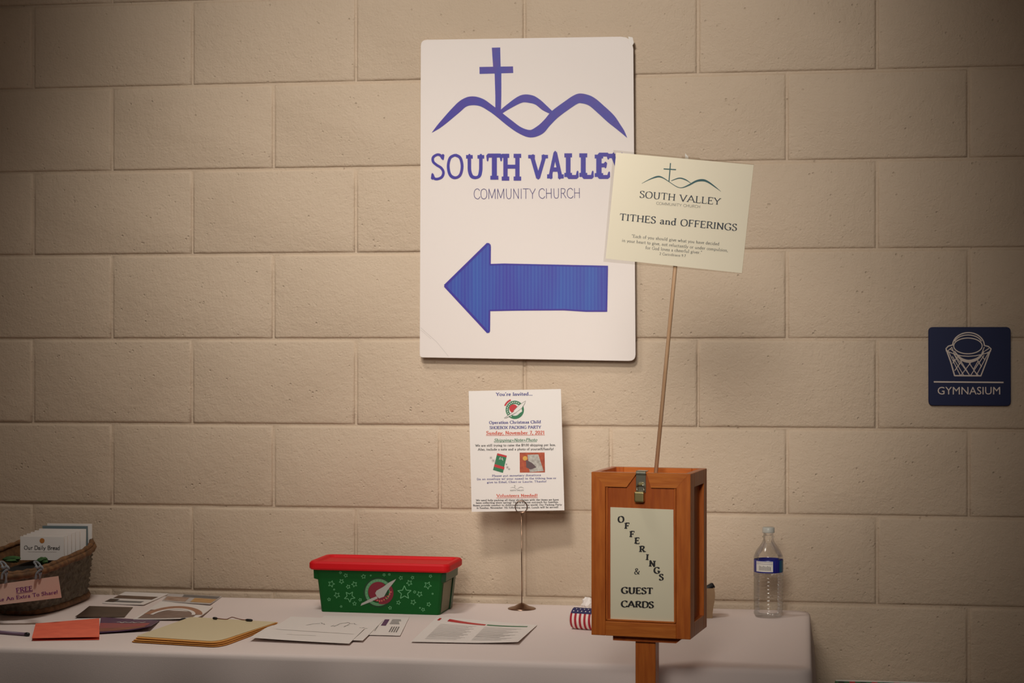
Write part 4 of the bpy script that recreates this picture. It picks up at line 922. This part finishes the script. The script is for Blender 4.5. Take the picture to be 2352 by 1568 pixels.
# ================================================================== WICKER BASKET WITH BOOKLETS
# long oval basket, its long axis pointing towards the wall
bkb = Vector((-.885, -.245, ZT))
bk = thing('wicker_basket', bkb, 'grey-brown oval wicker basket of booklets at the left end of the table', 'basket')
HB = .122
def oval(cx, cy, a, b, z, n=96, f=None, e=3.1, rot=-.02):
    o = []
    for i in range(n):
        q = 2 * math.pi * i / n; c_, s_ = math.cos(q), math.sin(q); k_ = f(i, q) if f else 0
        x = (b + k_) * math.copysign(abs(c_) ** (2 / e), c_); y = (a + k_) * math.copysign(abs(s_) ** (2 / e), s_)
        zz = z + .016 * max(0, (z - ZT) / HB) ** 2 * (s_ - .35)          # the rim dips at the front and rises at the back
        o.append(Vector((cx + x * math.cos(rot) + y * math.sin(rot), cy - x * math.sin(rot) + y * math.cos(rot), zz)))
    return o
def shape(u): return (bkb.x + .008 - .006 * u, bkb.y - .060 * u, .160 + .048 * u, .064 + .037 * u)
NR = 10; rings = []
for r in range(NR):
    for j, bl in enumerate((.25, 1, .25)):
        u = (r + (j + .5) / 3) / NR; cx, cy, a_, b_ = shape(u)
        f = lambda i, q, r=r, bl=bl: (.0030 * math.sin(q * 24 + math.pi * r) + .0022) * bl
        rings.append(oval(cx, cy, a_, b_, ZT + .001 + HB * u, 192, f))
part('weave', MB().rings(rings, True, False), M_WICK, bk, True)
inn = [oval(shape(u)[0], shape(u)[1], shape(u)[2] - .006, shape(u)[3] - .006, ZT + .004 + (HB - .004) * u, 96) for u in (0, .3, .6, 1)]
part('inner_wall', MB().rings(inn, True, False), M_WICKB, bk, True)
cx, cy, a_, b_ = shape(1.0)
for dz, dr, rd in ((.000, .002, .0075), (.009, -.001, .0058)):
    path = oval(cx, cy, a_ + dr, b_ + dr, ZT + HB + dz, 120)
    mb = MB(); mb.tube(path, [rd + .0011 * math.sin(i * 1.6) for i in range(120)] + [rd], 8, True) if False else mb.tube(path, [rd + .0011 * math.sin(2 * math.pi * i * 30 / 120) for i in range(120)], 8, True)
    part('rim', mb, M_WICKB, bk, True)
path = oval(shape(0)[0], shape(0)[1], shape(0)[2] + .003, shape(0)[3] + .003, ZT + .0095, 120)
part('foot_band', MB().tube(path, .0075, 8, True), M_WICKB, bk, True)
# near-black fill painted for the shaded gap under the booklets; green tissue
ls = [shape(u_) for u_ in (.1, .72, .78)]
part('shade_fill', MB().rings([oval(ls[i][0], ls[i][1], (ls[i][2] - .012) * q_, (ls[i][3] - .012) * q_, ZT + HB * u_, 48) for i, (u_, q_) in enumerate(((.1, 1), (.72, 1), (.765, .6)))]), mat('painted_shade', srgb(22, 20, 18), .95), bk, True)
for px, py, d_, rx in ((98, 1287, 4.06, .013), (28, 1284, 4.08, .020)):
    c = at(px, py, d_); crumple('crumpled_tissue', c, rx, .012, .0075, M_GRN, 'green tissue ' + ('in the middle of' if px > 50 else 'at the left end of') + ' the basket in front of the booklets', 'tissue', px)
# booklets, front one first
bkl = [('front', 46.5, 1231.5, 1276.5, 98, 4.215)]
zfill = ZT + HB - .016
for i in range(8):
    k_ = i / 7
    xl = 46.5 + [0, 7, 15, 24, 33, 43, 51, 62][i]; tp = [1231.5, 1228.5, 1225, 1221.5, 1218, 1214, 1207, 1202][i]; d_ = 4.205 + .016 * i
    xr = [147, 155, 164, 173, 183, 197, 201, 211][i]
    yb = 784 + (C0.z - zfill - .0006) / d_ * F
    lab = ['front white booklet printed with an orange dot and title, standing in the basket', 'second white booklet from the front of the fanned row in the basket', 'third white booklet from the front of the fanned row in the basket', 'fourth white booklet from the front of the fanned row in the basket', 'fifth white booklet from the front of the fanned row in the basket', 'last plain white booklet before the teal-edged one', 'booklet with slate teal border, second from the back of the basket', 'rearmost tall white booklet in the basket, against the wall side'][i]
    t = thing('booklet', at((xl + xr) / 2, yb, d_), lab, 'booklet', TH, 'booklets fanned in the wicker basket')
    q = [at(x, y, d_ + dd) for x, y, dd in ((xl, yb, 0), (xr, yb + .5, .0), (xr, tp + 1, .006), (xl, tp, .006))]
    cvp = part('cover', MB().prism(q, FW * .0045), M_PAPER if i != 6 else mat('booklet_teal_grey', srgb(104, 118, 122), .6), t)
    if i == 0:
        fk_ = lambda x, y: hitp(x, y, q[0], (q[1] - q[0]).cross(q[3] - q[0]).normalized())
        nk = (q[1] - q[0]).cross(q[3] - q[0]).normalized(); nk = nk if nk.dot(FW) < 0 else -nk
        K1 = (6.533, 0, 1190)
        ink('cover_title', cp(text_polys('Our Daily Bread', (362, 466), (902, 470), 56, 13, 10, False, k=3), *K1), fk_, nk, M_BLACK, cvp)
        ink('cover_emblem', cp([disc((632, 335), 38, 16)], *K1), fk_, nk, M_TAND, cvp)
        ink('cover_rule', cp(line([(420, 500), (850, 504)], 4), *K1), fk_, nk, M_LGREY, cvp)
# tag tied to the rim
dT = 3.915
fG2 = lambda x, y: at(x, y, dT)
tg = thing('gift_tag', at(56, 1388, dT), 'pink-white FREE tag tied with grey ribbon on the front of the basket', 'tag')
cdp = part('card', MB().prism([fG2(x, y) for x, y in ((-26, 1344.5), (134, 1322.5), (141.5, 1372), (-19, 1391))], FW * .0008), M_TAG, tg)
K1 = (6.533, 0, 1190)
ink('tag_print', cp(text_polys('FREE', (246, 1112), (492, 1078), 64, 17, 8, True, 12, k=3) + line([(246, 1128), (492, 1094)], 7) + text_polys('Take An Extra To Share!', (-128, 1262), (872, 1126), 52, 16, 8, True, 9, k=2), *K1), fG2, -FW, M_TAGP, cdp)
for px in (90, 12):
    c1 = at(px - 4, 1302, dT); 
    lp = [at(px + dx, y, dT + dd) for dx, y, dd in ((0, 1340 - (px - 10) * .14, -.002), (2, 1325, -.004), (-3, 1308, -.004), (-8, 1296, .01), (-12, 1291, .03), (-6, 1290, .035), (2, 1297, .012), (5, 1310, -.004), (2, 1326, -.003), (3, 1338 - (px - 10) * .14, -.002))]
    part('ribbon', MB().tube(cat_rom([tuple(p) for p in lp], 4), .0024, 6), M_RIB, tg, True)
    kn = [at(px + dx, y, dT - .006) for dx, y in ((-9, 1300), (-3, 1304), (3, 1300), (8, 1306), (1, 1310), (-6, 1318), (-8, 1330))]
    part('ribbon_bow', MB().tube(cat_rom([tuple(p) for p in kn], 4), [.003] * (4 * 6 + 1), 6), M_RIB, tg, True)

# ================================================================== STRIPED GIFT CARTON ON THE FLOOR, LOWER RIGHT
gx0, gx1, gy0, gy1, gz = .924, 1.56, -.32, -.012, .5895
gc = thing('gift_carton', ((gx0 + gx1) / 2, (gy0 + gy1) / 2, 0), 'green box with red and dark check trim against the wall, lower right corner', 'box')
M_WRAP = bands('wrap_stripes', 0, .0496, [(0, srgb(40, 96, 58)), (.24, srgb(176, 24, 36)), (.50, srgb(44, 104, 62)), (.74, srgb(10, 40, 26))])
part('carton', MB().box(Vector(), X_, Y_, UP, gx0, gx1, gy0, gy1, 0, gz), M_WRAP, gc, bevel=.003)
part('white_edge', MB().box(Vector(), X_, Y_, UP, gx0 + .002, gx1 - .002, gy1 - .010, gy1 - .001, gz - .001, gz + .0018), M_WHITEP, gc)
print('blocks', k, 'objects', len(bpy.data.objects))
